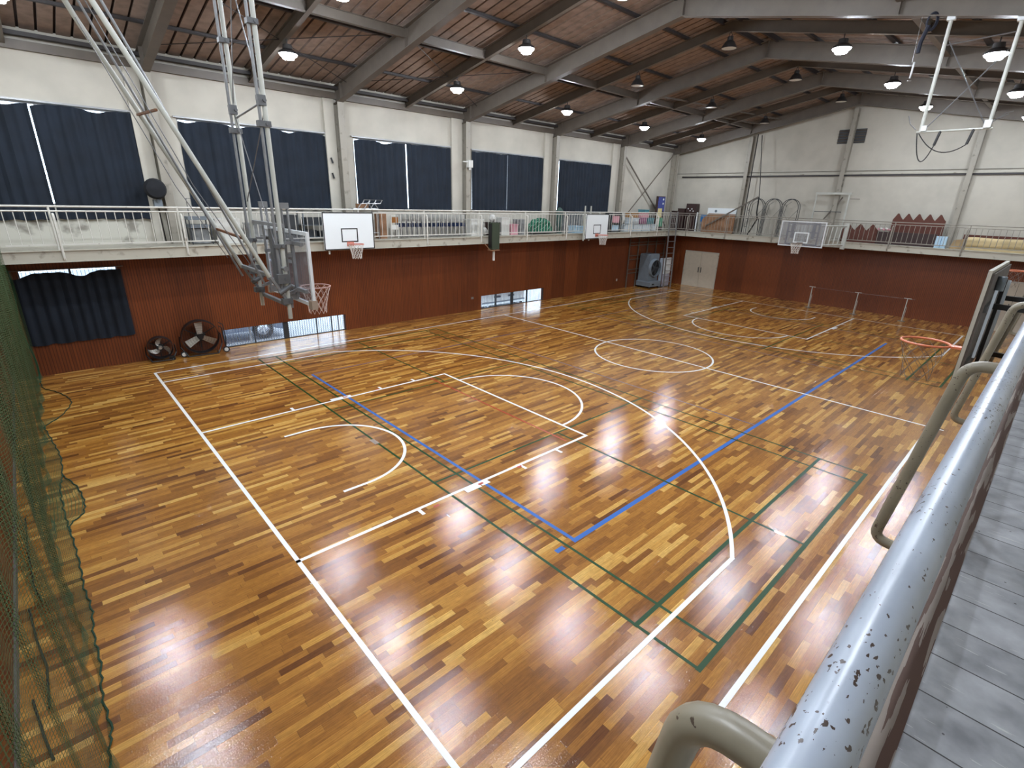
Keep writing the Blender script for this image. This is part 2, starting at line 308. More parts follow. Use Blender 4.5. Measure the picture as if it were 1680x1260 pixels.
# ---------------------------------------------------------------- mesh builder
class MB:
    def __init__(s):
        s.v = []; s.f = []; s.uv = None
    def box(s, x0, x1, y0, y1, z0, z1):
        n = len(s.v)
        s.v += [V((x, y, z)) for z in (z0, z1) for y in (y0, y1) for x in (x0, x1)]
        s.f += [[n+i for i in q] for q in ((0, 2, 3, 1), (4, 5, 7, 6), (0, 1, 5, 4), (2, 6, 7, 3), (0, 4, 6, 2), (1, 3, 7, 5))]
        return s
    def cbox(s, c, d, rot=None):
        n = len(s.v); R = Euler(rot).to_matrix() if rot else Matrix.Identity(3)
        for z in (-.5, .5):
            for y in (-.5, .5):
                for x in (-.5, .5):
                    s.v.append(V(c)+R @ V((x*d[0], y*d[1], z*d[2])))
        s.f += [[n+i for i in q] for q in ((0, 2, 3, 1), (4, 5, 7, 6), (0, 1, 5, 4), (2, 6, 7, 3), (0, 4, 6, 2), (1, 3, 7, 5))]
        return s
    def bar(s, p, q, w, h, up=(0, 0, 1)):
        p, q = V(p), V(q); d = (q-p).normalized(); u = V(up)
        if abs(d.dot(u)) > .98: u = V((1, 0, 0))
        a = d.cross(u).normalized(); c = a.cross(d).normalized(); n = len(s.v)
        for e in (p, q):
            for i, j in ((-1, -1), (1, -1), (1, 1), (-1, 1)):
                s.v.append(e+a*(i*w/2)+c*(j*h/2))
        s.f += [[n, n+1, n+2, n+3], [n+7, n+6, n+5, n+4]]+[[n+i, n+4+i, n+4+(i+1) % 4, n+(i+1) % 4] for i in range(4)]
        return s
    def tube(s, pts, r, n=8, closed=False):
        pts = [V(p) for p in pts]; N = len(pts); base = len(s.v)
        prev = None
        for i, p in enumerate(pts):
            if closed: d = (pts[(i+1) % N]-pts[i-1]).normalized()
            else: d = (pts[min(i+1, N-1)]-pts[max(i-1, 0)]).normalized()
            if prev is None:
                u = V((0, 0, 1)) if abs(d.z) < .9 else V((1, 0, 0))
                a = d.cross(u).normalized()
            else:
                a = (prev-d*prev.dot(d)).normalized()
            prev = a; b = d.cross(a)
            rr = r[i] if isinstance(r, (list, tuple)) else r
            for k in range(n):
                t = 2*PI*k/n; s.v.append(p+(a*math.cos(t)+b*math.sin(t))*rr)
        for i in range(N if closed else N-1):
            for k in range(n):
                k2 = (k+1) % n; i2 = (i+1) % N
                s.f.append([base+i*n+k, base+i*n+k2, base+i2*n+k2, base+i2*n+k])
        if not closed:
            s.f.append([base+k for k in range(n)][::-1]); s.f.append([base+(N-1)*n+k for k in range(n)])
        return s
    def lathe(s, prof, c=(0, 0, 0), n=24, axis='z', rot=None):
        R = Euler(rot).to_matrix() if rot else {'z': Matrix.Identity(3), 'x': Euler((0, PI/2, 0)).to_matrix(), 'y': Euler((-PI/2, 0, 0)).to_matrix()}[axis]
        base = len(s.v); c = V(c)
        for r, z in prof:
            for k in range(n):
                t = 2*PI*k/n; s.v.append(c+R @ V((r*math.cos(t), r*math.sin(t), z)))
        for i in range(len(prof)-1):
            for k in range(n):
                k2 = (k+1) % n
                s.f.append([base+i*n+k, base+i*n+k2, base+(i+1)*n+k2, base+(i+1)*n+k])
        if prof[0] == prof[-1]: return s
        if prof[0][0] > 1e-4: s.f.append([base+k for k in range(n)][::-1])
        if prof[-1][0] > 1e-4: s.f.append([base+(len(prof)-1)*n+k for k in range(n)])
        return s
    def prism(s, poly, h0, h1, plane='xy'):
        # poly in 2D, extruded along the third axis
        n = len(s.v); k = len(poly)
        def P(a, b, h):
            return V({'xy': (a, b, h), 'xz': (a, h, b), 'yz': (h, a, b)}[plane])
        s.v += [P(a, b, h0) for a, b in poly]+[P(a, b, h1) for a, b in poly]
        s.f += [[n+i for i in range(k)][::-1], [n+k+i for i in range(k)]]
        s.f += [[n+i, n+(i+1) % k, n+k+(i+1) % k, n+k+i] for i in range(k)]
        return s
    def grid(s, fn, nu, nv, uvfn=None):
        n = len(s.v); uvs = []
        for j in range(nv+1):
            for i in range(nu+1):
                s.v.append(V(fn(i/nu, j/nv)))
                if uvfn: uvs.append(uvfn(i/nu, j/nv))
        for j in range(nv):
            for i in range(nu):
                a = n+j*(nu+1)+i; s.f.append([a, a+1, a+nu+2, a+nu+1])
        if uvfn: s.uv = uvs
        return s
    def mesh(s, name, m, smooth, off):
        me = bpy.data.meshes.new(name)
        me.from_pydata([tuple(x-off) for x in s.v], [], s.f); me.validate()
        if s.uv:
            l = me.uv_layers.new(name='UVMap')
            for lp in me.loops: l.data[lp.index].uv = s.uv[lp.vertex_index]
        me.materials.append(m)
        if smooth:
            for p in me.polygons: p.use_smooth = True
            me.set_sharp_from_angle(angle=math.radians(40))
        me.update()
        return me
    def build(s, name, m, parent=None, smooth=False, world=True, origin=None, label=None):
        """world=True: the shape is given in world coordinates"""
        if parent is not None:
            wl = V((0, 0, 0))
            p = parent
            while p is not None: wl += p.location; p = p.parent
            off = wl if world else V((0, 0, 0))
            o = bpy.data.objects.new(name, s.mesh(name, m, smooth, off)); COL.objects.link(o); o.parent = parent
        else:
            if origin is None:
                xs = [v.x for v in s.v]; ys = [v.y for v in s.v]; zs = [v.z for v in s.v]
                origin = V(((min(xs)+max(xs))/2, (min(ys)+max(ys))/2, min(zs)))
            o = bpy.data.objects.new(name, s.mesh(name, m, smooth, V(origin))); o.location = origin; COL.objects.link(o)
        if label: o['label'] = label
        return o

def struct(name, mb, m, smooth=False, zero=False):
    o = mb.build(name, m, None, smooth, origin=V((0, 0, 0)) if zero else None); o['kind'] = 'structure'; return o
def tag(o, label, cat, group=None, kind=None):
    o['label'] = label; o['category'] = cat
    if group: o['group'] = group
    if kind: o['kind'] = kind
    return o
def thing(name, label, cat, loc, group=None, rz=0):
    o = bpy.data.objects.new(name, None); COL.objects.link(o); o.location = loc; o.rotation_euler = (0, 0, rz)
    o.empty_display_size = .1
    return tag(o, label, cat, group)
def dup(root, loc, label, rz=None):
    r = root.copy(); COL.objects.link(r); r.location = loc
    if rz is not None: r.rotation_euler = (0, 0, rz)
    r['label'] = label
    for ch in list(root.children):
        c = ch.copy(); COL.objects.link(c); c.parent = r
        for g in list(ch.children):
            d = g.copy(); COL.objects.link(d); d.parent = c
    return r

# ---------------------------------------------------------------- dimensions
YL, YR, XB, XF = 8.42, -8.98, 26.5, -2.65
YC = -.28                       # ridge line
GL, GB, GR = 7.37, 25.45, -7.98  # gallery front edges
GZ = 3.10                       # gallery floor
L_, W_ = 24.15, 14.09
FR = [-3.65, 1.25, 6.15, 11.05, 15.95, 20.85, 25.75]
MID = [-1.2, 3.7, 8.6, 13.5, 18.4, 23.3]
def zr(y): return 8.70-.192*abs(y-YC)

# ---------------------------------------------------------------- floor and markings
struct('floor', MB().box(XF-.2, XB+.2, YR-.2, YL+.2, -.15, 0), M_FLOOR, zero=True)
def ln(mb, a, b, w, z=.002):
    z += .00007*(len(mb.f) % 24)
    a, b = V((a[0], a[1], 0)), V((b[0], b[1], 0)); d = (b-a).normalized()*(w/2); p = V((-d.y, d.x, 0))
    n = len(mb.v)
    mb.v += [a-d+p+V((0, 0, z)), a-d-p+V((0, 0, z)), b+d-p+V((0, 0, z)), b+d+p+V((0, 0, z))]
    mb.f.append([n, n+1, n+2, n+3])
def arc(mb, c, r, a0, a1, w, z=.002, n=64):
    k = len(mb.v)
    for i in range(n+1):
        t = a0+(a1-a0)*i/n
        for q in (r-w/2, r+w/2): mb.v.append(V((c[0]+q*math.cos(t), c[1]+q*math.sin(t), z)))
    for i in range(n): mb.f.append([k+2*i, k+2*i+1, k+2*i+3, k+2*i+2])
w = MB(); lw = .056; hw = W_/2; ts = hw-.9
ln(w, (0, -hw), (0, hw), lw); ln(w, (L_, -hw), (L_, hw), lw); ln(w, (0, hw), (L_, hw), lw); ln(w, (0, -hw), (L_/2-.15, -hw), lw)
ln(w, (L_/2+.15, -hw), (L_, -hw), lw)
ln(w, (L_/2, -hw+.1), (L_/2, hw), lw); ln(w, (L_/2, -hw-.22), (L_/2, -hw-.1), lw)
arc(w, (L_/2, 0), 1.8, 0, 2*PI, lw)
for s, x0 in ((1, 0), (-1, L_)):
    bx = x0+s*1.575; ax = math.sqrt(6.75**2-ts**2); al = math.asin(ts/6.75)
    for q in (-1, 1):
        ln(w, (x0, q*ts), (bx+s*ax, q*ts), lw)
        ln(w, (x0, q*2.45), (x0+s*5.8, q*2.45), lw)
        for tx in (1.8, 3.93, 4.87): ln(w, (x0+s*tx, q*2.47), (x0+s*tx, q*2.6), lw)
        ln(w, (x0+s*2.72, q*2.52), (x0+s*2.90, q*2.52), .12); ln(w, (x0+s*3.03, q*2.52), (x0+s*3.10, q*2.52), .1)
    c0 = 0 if s == 1 else PI
    arc(w, (bx, 0), 6.75, c0-al, c0+al, lw)
    ln(w, (x0+s*5.8, -2.45), (x0+s*5.8, 2.45), lw)
    arc(w, (x0+s*5.8, 0), 1.8, c0-PI/2, c0+PI/2, lw)
    arc(w, (bx, 0), 1.28, c0-PI/2, c0+PI/2, lw)
    for q in (-1, 1): ln(w, (x0+s*1.2, q*1.28), (bx, q*1.28), lw)
ln(w, (2.05, -2.92), (2.05, -2.86), .02)
struct('trim_1', w, M_WHITE, zero=True)
g = MB()
for x0, x1 in ((2.42, 8.48), (15.67, 21.73)):
    gw = .042
    for y in (-6.7, 6.7): ln(g, (x0, y), (x1, y), gw+.015, .0012)
    for y in (-5.94, 5.94): ln(g, (x0, y), (x1, y), gw+.012, .0012)
    for y in (-1.98, 1.98): ln(g, (x0, y), (x1, y), gw, .0012)
    for x in (x0, x0+.46, x1-.46, x1): ln(g, (x, -6.7), (x, 6.7), gw, .0012)
    for q in (-1, 1): ln(g, ((x0+x1)/2, q*1.98), ((x0+x1)/2, q*6.7), gw, .0012)
struct('trim_2', g, M_GREEN, zero=True)
b = MB()
ln(b, (3.05, -4.5), (20.15, -4.5), .075, .0016); ln(b, (3.05, -4.5), (3.05, 4.5), .06, .0016)
ln(b, (2.70, -4.5), (2.78, -4.5), .075, .0016)
struct('trim_3', b, M_BLUE, zero=True)
b = MB()
ln(b, (3.1, 4.55), (21.1, 4.55), .05, .0016); ln(b, (21.1, -4.5), (21.1, 4.5), .05, .0016)
for x in (9.08, 15.08): ln(b, (x, -4.45), (x, 4.5), .045, .0016)
struct('trim_4', b, M_VIOLET, zero=True)
r = MB(); ln(r, (5.3, -2.33), (5.3, 2.35), .04, .0016)
for x, y in ((3.86, -2.5), (2.04, -2.56), (2.97, -2.5), (3.80, 2.5), (2.98, 2.5)): ln(r, (x, y), (x+.05, y), .05, .0026)
struct('trim_5', r, M_RED, zero=True)
st = MB(); ln(st, (2.40, -.07), (2.40, .07), .09, .0026)
struct('trim_6', st, mat('grey_worn_tape', (150, 138, 128), .5), zero=True)

# ---------------------------------------------------------------- walls
def wall_with_holes(mb, u0, u1, z0, z1, holes, fixed, axis):
    """rectangular openings; holes = (u0,u1,z0,z1) not overlapping in u"""
    def bx(a, b_, c, d):
        if b_-a < 1e-4 or d-c < 1e-4: return
        if axis == 'x': mb.box(a, b_, fixed[0], fixed[1], c, d)
        else: mb.box(fixed[0], fixed[1], a, b_, c, d)
    cur = u0
    for h in sorted(holes):
        bx(cur, h[0], z0, z1); bx(h[0], h[1], z0, h[2]); bx(h[0], h[1], h[3], z1); cur = h[1]
    bx(cur, u1, z0, z1)
WIN = [(-3.0, .80, 4.03, 6.19), (1.79, 5.68, 4.03, 6.19), (6.64, 10.44, 4.03, 6.19), (11.47, 15.35, 4.03, 6.19), (16.36, 20.13, 4.03, 6.19)]
LOW = [(-2.02, -.15, 1.0, 2.56), (2.02, 5.88, .0, .56), (12.0, 15.85, .0, .58)]
WINc = [(max(a, XF+.02), b_, c, d) for a, b_, c, d in WIN]
mb = MB(); wall_with_holes(mb, XF, XB+.2, 2.83, 7.62, WINc, (YL, YL+.2), 'x'); struct('wall_left', mb, M_WALL, zero=True)
mb = MB(); wall_with_holes(mb, XF, XB+.2, 0, 2.83, LOW, (YL, YL+.2), 'x'); struct('wall_left.001', mb, M_PX, zero=True)
struct('wall_right', MB().box(XF, XB+.2, YR-.2, YR, 2.83, 7.7), M_WALL, zero=True)
struct('wall_right.001', MB().box(XF, XB+.2, YR-.2, YR, 0, 2.83), M_PX, zero=True)
mb = MB(); DR = (5.17, 7.22, 0, 2.0); DR2 = (-7.78, -5.73+.0, 0, 2.0)
wall_with_holes(mb, YR, YL, 0, 2.83, [DR, (-7.80, -6.35, 0, 2.0)], (XB, XB+.2), 'y'); struct('wall_back', mb, M_PY, zero=True)
def gable(x0, x1, zlo):
    mb = MB()
    mb.prism([(YR, zlo), (YL, zlo), (YL, 9.30-.192*(YL-YC)), (YC, 9.30), (YR, 9.30-.192*(YC-YR))], x0, x1, 'yz'); return mb
struct('wall_back.001', gable(XB, XB+.2, 2.83), M_WALL, zero=True)
struct('wall_front', gable(XF-.2, XF, 2.83), M_WALL, zero=True)
struct('wall_front.001', MB().box(XF-.2, XF, YR, YL, 0, 2.83), M_PY, zero=True)
struct('baseboard_front', MB().box(XF, XF+.02, YR+.01, YL-.01, 0, .09), M_SKIRT)
# stain band under the first left window (a skin on the wall)
struct('trim_7', MB().box(XF+.01, .60, YL-.006, YL, 3.10, 4.02), M_WALLDIRT, zero=True)
# light girt across the back gable wall
struct('trim_8', MB().box(XB-.09, XB, YR+.01, YL-.36, 5.98, 6.03), M_BEAM)
struct('trim_10', MB().box(XB-.07, XB, YR+.01, YL-.36, 5.91, 5.98), M_DARKST)
struct('trim_9', MB().box(XB-.05, XB, YR+.01, YL-.01, 6.12, 6.135), M_STEEL)

# ---------------------------------------------------------------- ceiling
def slope(mb, y0, y1, zoff, thick, x0, x1):
    """slab following the roof slope between y0 and y1 (same side of the ridge)"""
    z0, z1 = 9.27-.192*abs(y0-YC)+zoff, 9.27-.192*abs(y1-YC)+zoff
    n = len(mb.v)
    for x in (x0, x1):
        mb.v += [V((x, y0, z0)), V((x, y1, z1)), V((x, y1, z1+thick)), V((x, y0, z0+thick))]
    mb.f += [[n, n+1, n+2, n+3], [n+7, n+6, n+5, n+4]]+[[n+i, n+4+i, n+4+(i+1) % 4, n+(i+1) % 4] for i in range(4)]
mb = MB(); x = XF
while x < XB:
    x1 = min(x+.248, XB)
    slope(mb, YL, YC+.0, 0, .05, x, x1); slope(mb, YR, YC, 0, .05, x, x1)
    x += .30
struct('ceiling', mb, M_DECK, zero=True)
mb = MB(); slope(mb, YL+.2, YC, .06, .05, XF-.2, XB+.2); slope(mb, YR-.2, YC, .06, .05, XF-.2, XB+.2)
struct('ceiling.001', mb, M_DECKG, zero=True)

def ibeam_rafter(mb, x, wf, zb, depth, tf=.016, tw=.012, ye=(YL-.02, YR+.02)):
    for y0, s in ((ye[0], 1), (ye[1], -1)):
        def sl(xa, xb, za, zc):
            n = len(mb.v)
            for xx in (xa, xb):
                for yy, b0 in ((y0, 0), (YC, 0)):
                    mb.v += [V((xx, yy, zr(yy)+zb+za)), V((xx, yy, zr(yy)+zb+zc))]
            mb.f += [[n, n+2, n+3, n+1], [n+4, n+5, n+7, n+6], [n, n+1, n+5, n+4], [n+2, n+6, n+7, n+3], [n+1, n+3, n+7, n+5], [n, n+4, n+6, n+2]]
        sl(x-wf/2, x+wf/2, 0, tf); sl(x-tw/2, x+tw/2, tf, depth-tf); sl(x-wf/2, x+wf/2, depth-tf, depth)
for i, x in enumerate(FR[1:]):
    mb = MB(); ibeam_rafter(mb, x, .20, 0, .46)
    # stiffener plates along the web
    for y in (4.22, -4.78, YC, 7.9, -8.4):
        mb.box(x-.09, x+.09, y-.006, y+.006, zr(y)+.02, zr(y)+.44)
    o = struct('roof_rafter', mb, M_STEEL)
for x in MID:
    mb = MB(); ibeam_rafter(mb, x, .11, .20, .26, .01, .008)
    struct('intermediate_rafter', mb, M_STEEL)
# longitudinal tie beams
for y in (4.22, -4.78):
    for i in range(len(FR)-1):
        x0 = max(FR[i], XF)+.08; x1 = FR[i+1]-.08
        zb = zr(y)+.20-.02
        mb = MB(); zb = zr(y)+.22
        mb.box(x0, x1, y-.06, y+.06, zb, zb+.012); mb.box(x0, x1, y-.006, y+.006, zb+.012, zb+.2); mb.box(x0, x1, y-.05, y+.05, zb+.2, zb+.21)
        struct('tie_beam', mb, M_STEEL)
# purlins (dark)
for y in (6.9, 4.95, 3.0, 1.06, -1.62, -3.56, -5.51, -7.46):
    mb = MB(); z = 9.27-.192*abs(y-YC)
    mb.box(XF, XB, y-.05, y+.05, z-.075, z-.065); mb.box(XF, XB, y-.05, y-.042, z-.065, z-.004-.01); mb.box(XF, XB, y+.042, y+.05, z-.065, z-.014)
    struct('purlin', mb, M_DARKST)
mb = MB()
for q in (-1, 1): mb.box(XF, XB, YC+q*.25-.03, YC+q*.25+.03, 9.08, 9.2)
struct('ridge_purlin', mb, M_DARKST)
# eave beams: pale lower channel and dark purlin over it
for y, s in ((YL, -1), (YR, 1)):
    mb = MB()
    a, b_ = sorted((y, y+s*.10)); mb.box(XF, XB, a, b_, 7.18, 7.36)
    struct('eave_beam', mb, M_STEEL)
    mb = MB(); a, b_ = sorted((y+s*.10, y+s*.26)); mb.box(XF, XB, a, b_, 7.42, 7.50)
    struct('eave_purlin', mb, M_DARKST)
# thin diagonal roof bracing rods
mb = MB()
for i in range(0, 5):
    x0, x1 = FR[i+1], FR[i+1]+4.9
    if i in (0, 1, 4):
        for ya, yb in ((7.6, 4.3), (4.3, 7.6)):
            mb.tube([(max(x0, XF), ya, zr(ya)+.36), (min(x1, XB), yb, zr(yb)+.36)], .01, 5)
struct('bracing_rods', mb, M_DARKST)
# second light tie pair in the last bays
mb = MB()
for y, dz in ((4.65, .06), (3.85, .06)):
    mb.bar((15.95+.2, y, zr(y)+dz+.25), (25.6, y-1.0, zr(y-1.0)+dz+.22), .05, .05)
struct('roof_strut', mb, M_STEEL)

# columns (H section) on the left wall and end columns
def hcol(x, yw, s, z0=2.85, z1=None, name='steel_column'):
    z1 = z1 or zr(yw+s*.3)
    mb = MB()
    d = .33
    a, b_ = sorted((yw+s*(d-.014), yw+s*d)); mb.box(x-.10, x+.10, a, b_, z0, z1)
    a, b_ = sorted((yw, yw+s*.014)); mb.box(x-.10, x+.10, a, b_, z0, z1)
    a, b_ = sorted((yw+s*.014, yw+s*(d-.014))); mb.box(x-.006, x+.006, a, b_, z0, z1)
    return struct(name, mb, M_COLUMN)
for x in FR[1:]: hcol(x, YL, -1)
for x in FR[1:]: hcol(x, YR, 1)
for y in (4.38, -.06, -4.55):
    mb = MB(); z1 = zr(y)+.02
    mb.box(XB-.25, XB-.238, y-.09, y+.09, 2.85, z1); mb.box(XB-.238, XB-.012, y-.006, y+.006, 2.85, z1); mb.box(XB-.012, XB, y-.09, y+.09, 2.85, z1)
    struct('steel_column', mb, M_COLUMN)
# dark rod beside one of the back columns
mb = MB(); mb.tube([(XB-.35, 4.10, 3.1), (XB-.35, 4.10, zr(4.1))], .022, 8)
# window piers (plaster reveals either side of the columns)
for x0, x1 in ((.82, 1.13), (5.70, 6.03), (10.46, 10.93), (15.37, 15.83), (20.15, 20.73)):
    struct('wall_left_pier', MB().box(x0, x1, YL-.10, YL, 3.10, 7.17), M_WALL)
# wall cross bracing in the last bay
mb = MB()
mb.bar((21.0, YL-.17, 6.75), (25.6, YL-.17, 3.3), .05, .05); mb.bar((25.6, YL-.11, 7.0), (21.0, YL-.11, 3.3), .03, .03)
tag(mb.build('wall_cross_brace', M_STEEL), 'steel X bracing rods on the cream wall at the far left corner', 'brace')

# ---------------------------------------------------------------- windows and outside
def window(name, x0, x1, z0, z1, muls, low=False):
    e = bpy.data.objects.new(name, None); COL.objects.link(e); e.location = ((x0+x1)/2, YL+.1, z0); e['kind'] = 'structure'
    fr = MB(); t = .035 if not low else .02
    fr.box(x0, x1, YL+.06, YL+.12, z0, z0+t); fr.box(x0, x1, YL+.06, YL+.12, z1-t, z1)
    fr.box(x0, x0+t, YL+.06, YL+.12, z0+t, z1-t); fr.box(x1-t, x1, YL+.06, YL+.12, z0+t, z1-t)
    for m, w_ in muls: fr.box(m-w_/2, m+w_/2, YL+.055, YL+.125, z0+t, z1-t)
    fr.build('window_frame', M_GREYPD if low else M_ALU, e)
    MB().box(x0+t, x1-t, YL+.088, YL+.092, z0+t, z1-t).build('pane', M_GLASS, e)
    if low:
        gm = MB(); x = x0+.06
        while x < x1-.03:
            gm.box(x-.0045, x+.0045, YL+.135, YL+.145, z0+.01, z1-.005); x += .078
        gm.build('grille', M_GRILLE, e)
    return e
for i, (a, b_, c, d) in enumerate(WINc): window('window_%d' % (i+1), a, b_, c, d, [((a+b_)/2, .05)])
window('window_6', -2.02, -.15, 1.0, 2.56, [(-1.08, .04)], True)
window('window_7', 2.02, 5.88, 0, .56, [(3.87, .15), (4.88, .02), (5.40, .02), (2.9, .02)], True)
window('window_8', 12.0, 15.85, 0, .58, [(13.85, .12), (12.88, .05), (14.80, .04)], True)

struct('outside_ground', MB().box(-8, 34, YL+.2, 24, -.5, -.35), M_ASPH)
struct('outside_wall', MB().box(-8, 34, 15.5, 15.7, -.35, 1.7), M_OUTW)
# chain-link fence outside the first low window
fe = thing('chain_link_fence', 'wire mesh fence outside the low window below the near hoop', 'fence', (3.2, 9.3, -.35))
mb = MB(); x = 0.0
while x < 6.0:
    for s in (1, -1):
        pts = [(x if s == 1 else x, 9.3, -.3), (x+s*1.2, 9.3+.001*s, .9)]
        mb.tube(pts, .004, 4)
    x += .07
o = mb.build('mesh', M_WIRE, fe)
for x in (.0, 3.0, 6.0): MB().tube([(x, 9.33, -.35), (x, 9.33, .95)], .03, 8).build('post', M_ALU, fe)
def wheel(root, x, y, z, r):
    t = MB().lathe([(r*.62, -.1), (r*.98, -.1), (r, -.06), (r, .06), (r*.98, .1), (r*.62, .1), (r*.62, -.1)], (x, y, z), 28, 'y').build('tyre', M_TYRE, root, True)
    m = MB(); m.lathe([(r*.52, .0), (r*.62, -.02), (r*.62, -.07), (r*.56, -.08), (r*.52, -.05), (r*.52, 0)], (x, y, z), 28, 'y')
    for k in range(5):
        a = 2*PI*k/5; m.bar((x, y-.07, z), (x+math.cos(a)*r*.58, y-.07, z+math.sin(a)*r*.58), .05, .03, (0, 1, 0))
    m.lathe([(.05, -.09), (.06, -.05)], (x, y, z), 12, 'y')
    m.build('wheel_rim', mat('bright_alloy', (222, 226, 232), .3, metal=.3), t, True)
def car(label, x0, x1, y0, body_mat, r, nm='parked_car', name2='car'):
    e = thing(nm, label, name2, ((x0+x1)/2, y0+.8, -.35))
    Lc = x1-x0
    prof = [(x0, .0), (x0, .45), (x0+.15*Lc, .62), (x0+.27*Lc, .98), (x0+.68*Lc, 1.02), (x0+.85*Lc, .68), (x1, .55), (x1, .0)]
    # wheel arches cut into the sill line
    def arch(cx): return [(cx+1.12*r*math.cos(t), -.35+r+1.12*r*math.sin(t)-.0) for t in [0+PI*k/8 for k in range(9)]]
    low = [(x1, -.12)]+arch(x1-.19*Lc)+arch(x0+.19*Lc)+[(x0, -.12)]
    MB().prism(prof[:1][:0]+[(x0, .45), (x0+.15*Lc, .62), (x0+.27*Lc, .98), (x0+.68*Lc, 1.02), (x0+.85*Lc, .68), (x1, .55)]+low, y0, y0+1.6, 'xz').build('car_body', body_mat, e)
    MB().prism([(x0+.19*Lc, .63), (x0+.29*Lc, .93), (x0+.66*Lc, .96), (x0+.80*Lc, .68)], y0-.01, y0, 'xz').build('side_window', M_GREYPD, e)
    for cx in (x0+.19*Lc, x1-.19*Lc): wheel(e, cx, y0+.12, -.35+r, r)
car('slate blue car parked outside the low window under the near hoop', 0.45, 4.45, 10.2, M_CARB, .34)
# white van seen through the second low window
e = thing('parked_van', 'white van with dark lamps parked outside the farther low window', 'van', (14.4, 10.2, -.35))
MB().box(12.75, 15.4, 9.3, 11.1, -.12, 1.7).build('van_body', M_CARW, e)
for q in (13.1, 15.05): wheel(e, q, 9.45, -.05, .30)
for q0 in (13.5, 14.35): MB().box(q0, q0+.36, 9.27, 9.3, .20, .28).build('bumper_lamp', M_GREYPD, e)
MB().box(12.75, 15.4, 9.26, 9.3, -.02, .03).build('sill', M_GREYPL, e)

# ---------------------------------------------------------------- curtains
def curtain(name_label, x0, x1, z0, z1, y=YL-.05, slant=0., amp=.022, group=None, gap_top=0.):
    n = int((x1-x0)/.025); ph = random.random()*6
    fl = [random.uniform(.7, 1.35) for _ in range(60)]
    def fn(u, v):
        x = x0+(x1-x0)*u+slant*(1-v)*(1-u)
        k = 2*PI*(x1-x0)*u/.21
        a = amp*fl[int(u*37) % 60]*(.75+.35*v)
        yy = y+a*math.sin(k+ph+.5*math.sin(u*9+ph))+.012*math.sin(k*.37+2*ph)-.012*(1-v)
        z = z0+(z1-z0)*v
        if v > .93: z -= gap_top*(.5+.5*math.sin(u*(x1-x0)*5.2+ph))**3*(v-.93)/.07
        if v < .05: z += .012*math.sin(k*.5+ph)
        return (x, yy, z)
    mb = MB().grid(fn, n, 16)
    hm = bpy.data.objects
    return tag(mb.build('curtain', M_CURT, None, True), name_label, 'curtain', group)
G_ = 'navy blackout curtains over the high windows'
cur = [(-2.6, -1.05, 3.70, 6.15, 'left piece at the nearest high window'),
       (-1.02, .84, 3.72, 6.17, 'right piece at the nearest high window'),
       (1.80, 3.85, 3.98, 6.16, 'left piece behind the near hoop masts'),
       (3.88, 5.72, 3.98, 6.18, 'right piece just right of the near hoop masts'),
       (6.63, 8.535, 4.00, 6.15, 'left piece above the nearer white side backboard'),
       (8.55, 10.50, 4.00, 6.17, 'right piece above the row of folded chairs'),
       (11.44, 13.265, 4.00, 6.16, 'left piece above the dark green box'),
       (13.28, 15.40, 4.00, 6.18, 'right piece above the green net bundle'),
       (16.36, 18.25, 4.00, 6.17, 'left piece at the farthest high window'),
       (18.26, 20.16, 4.00, 6.18, 'right piece at the farthest high window')]
for x0, x1, z0, z1, lab in cur:
    curtain('navy blackout curtain, '+lab, x0, x1, z0, z1, group=G_, gap_top=.07 if x0 < 8 else .02)
# curtain rails
for i, (a, b_, c, d) in enumerate(WINc):
    which = ['nearest high window', 'high window behind the near hoop', 'high window above the side backboard', 'high window above the green box', 'farthest high window'][i]
    tag(MB().box(a-.08, b_+.06, YL-.075, YL-.005, d+.005, d+.04).build('curtain_rail', M_ALU), 'slim grey curtain rail over the '+which, 'curtain rail', 'curtain rails')
curtain('short navy curtain hanging over the low wall window beside the green net', -2.18, -.08, .77, 2.50, gap_top=.12, amp=.03)
tag(MB().tube([(-2.25, YL-.05, 2.57), (-.02, YL-.05, 2.57)], .012, 8).build('curtain_rod', M_WIRE), 'thin rod above the short navy curtain on the brown wall', 'curtain rod')

# ---------------------------------------------------------------- galleries
struct('gallery_floor', MB().box(XF, XB, GL+.06, YL-.001, 2.99, GZ), M_BEAM)
struct('gallery_floor.001', MB().box(GB+.06, XB, YR, GL+.06, 2.99, GZ), M_BEAM)
struct('gallery_floor.002', MB().box(XF, GB+.06, YR, -8.115, 2.99, GZ), M_WALK, zero=True)
def channel(x0, x1, y, s):   # fascia beam running along x, its face looks to s
    mb = MB()
    a, b_ = sorted((y, y-s*.012)); mb.box(x0, x1, a, b_, 2.83, 3.09)
    a, b_ = sorted((y+s*.03, y-s*.10)); mb.box(x0, x1, a, b_, 2.83, 2.845)
    a, b_ = sorted((y+s*.03, y-s*.10)); mb.box(x0, x1, a, b_, 3.078, 3.09)
    return mb
def channel_y(y0, y1, x, s):
    mb = MB()
    a, b_ = sorted((x, x-s*.012)); mb.box(a, b_, y0, y1, 2.83, 3.09)
    a, b_ = sorted((x+s*.03, x-s*.10)); mb.box(a, b_, y0, y1, 2.83, 2.845); mb.box(a, b_, y0, y1, 3.078, 3.09)
    return mb
struct('gallery_beam', channel(XF, GB, GL, -1), M_BEAM)
struct('gallery_beam.001', channel_y(-7.98, GL, GB, -1), M_BEAM)
mb = MB(); mb.box(XF, GB, -8.075, -8.06, 2.83, 3.06); mb.box(XF, GB, -8.11, -8.03, 2.83, 2.845)
struct('gallery_beam.002', mb, M_BEAM)

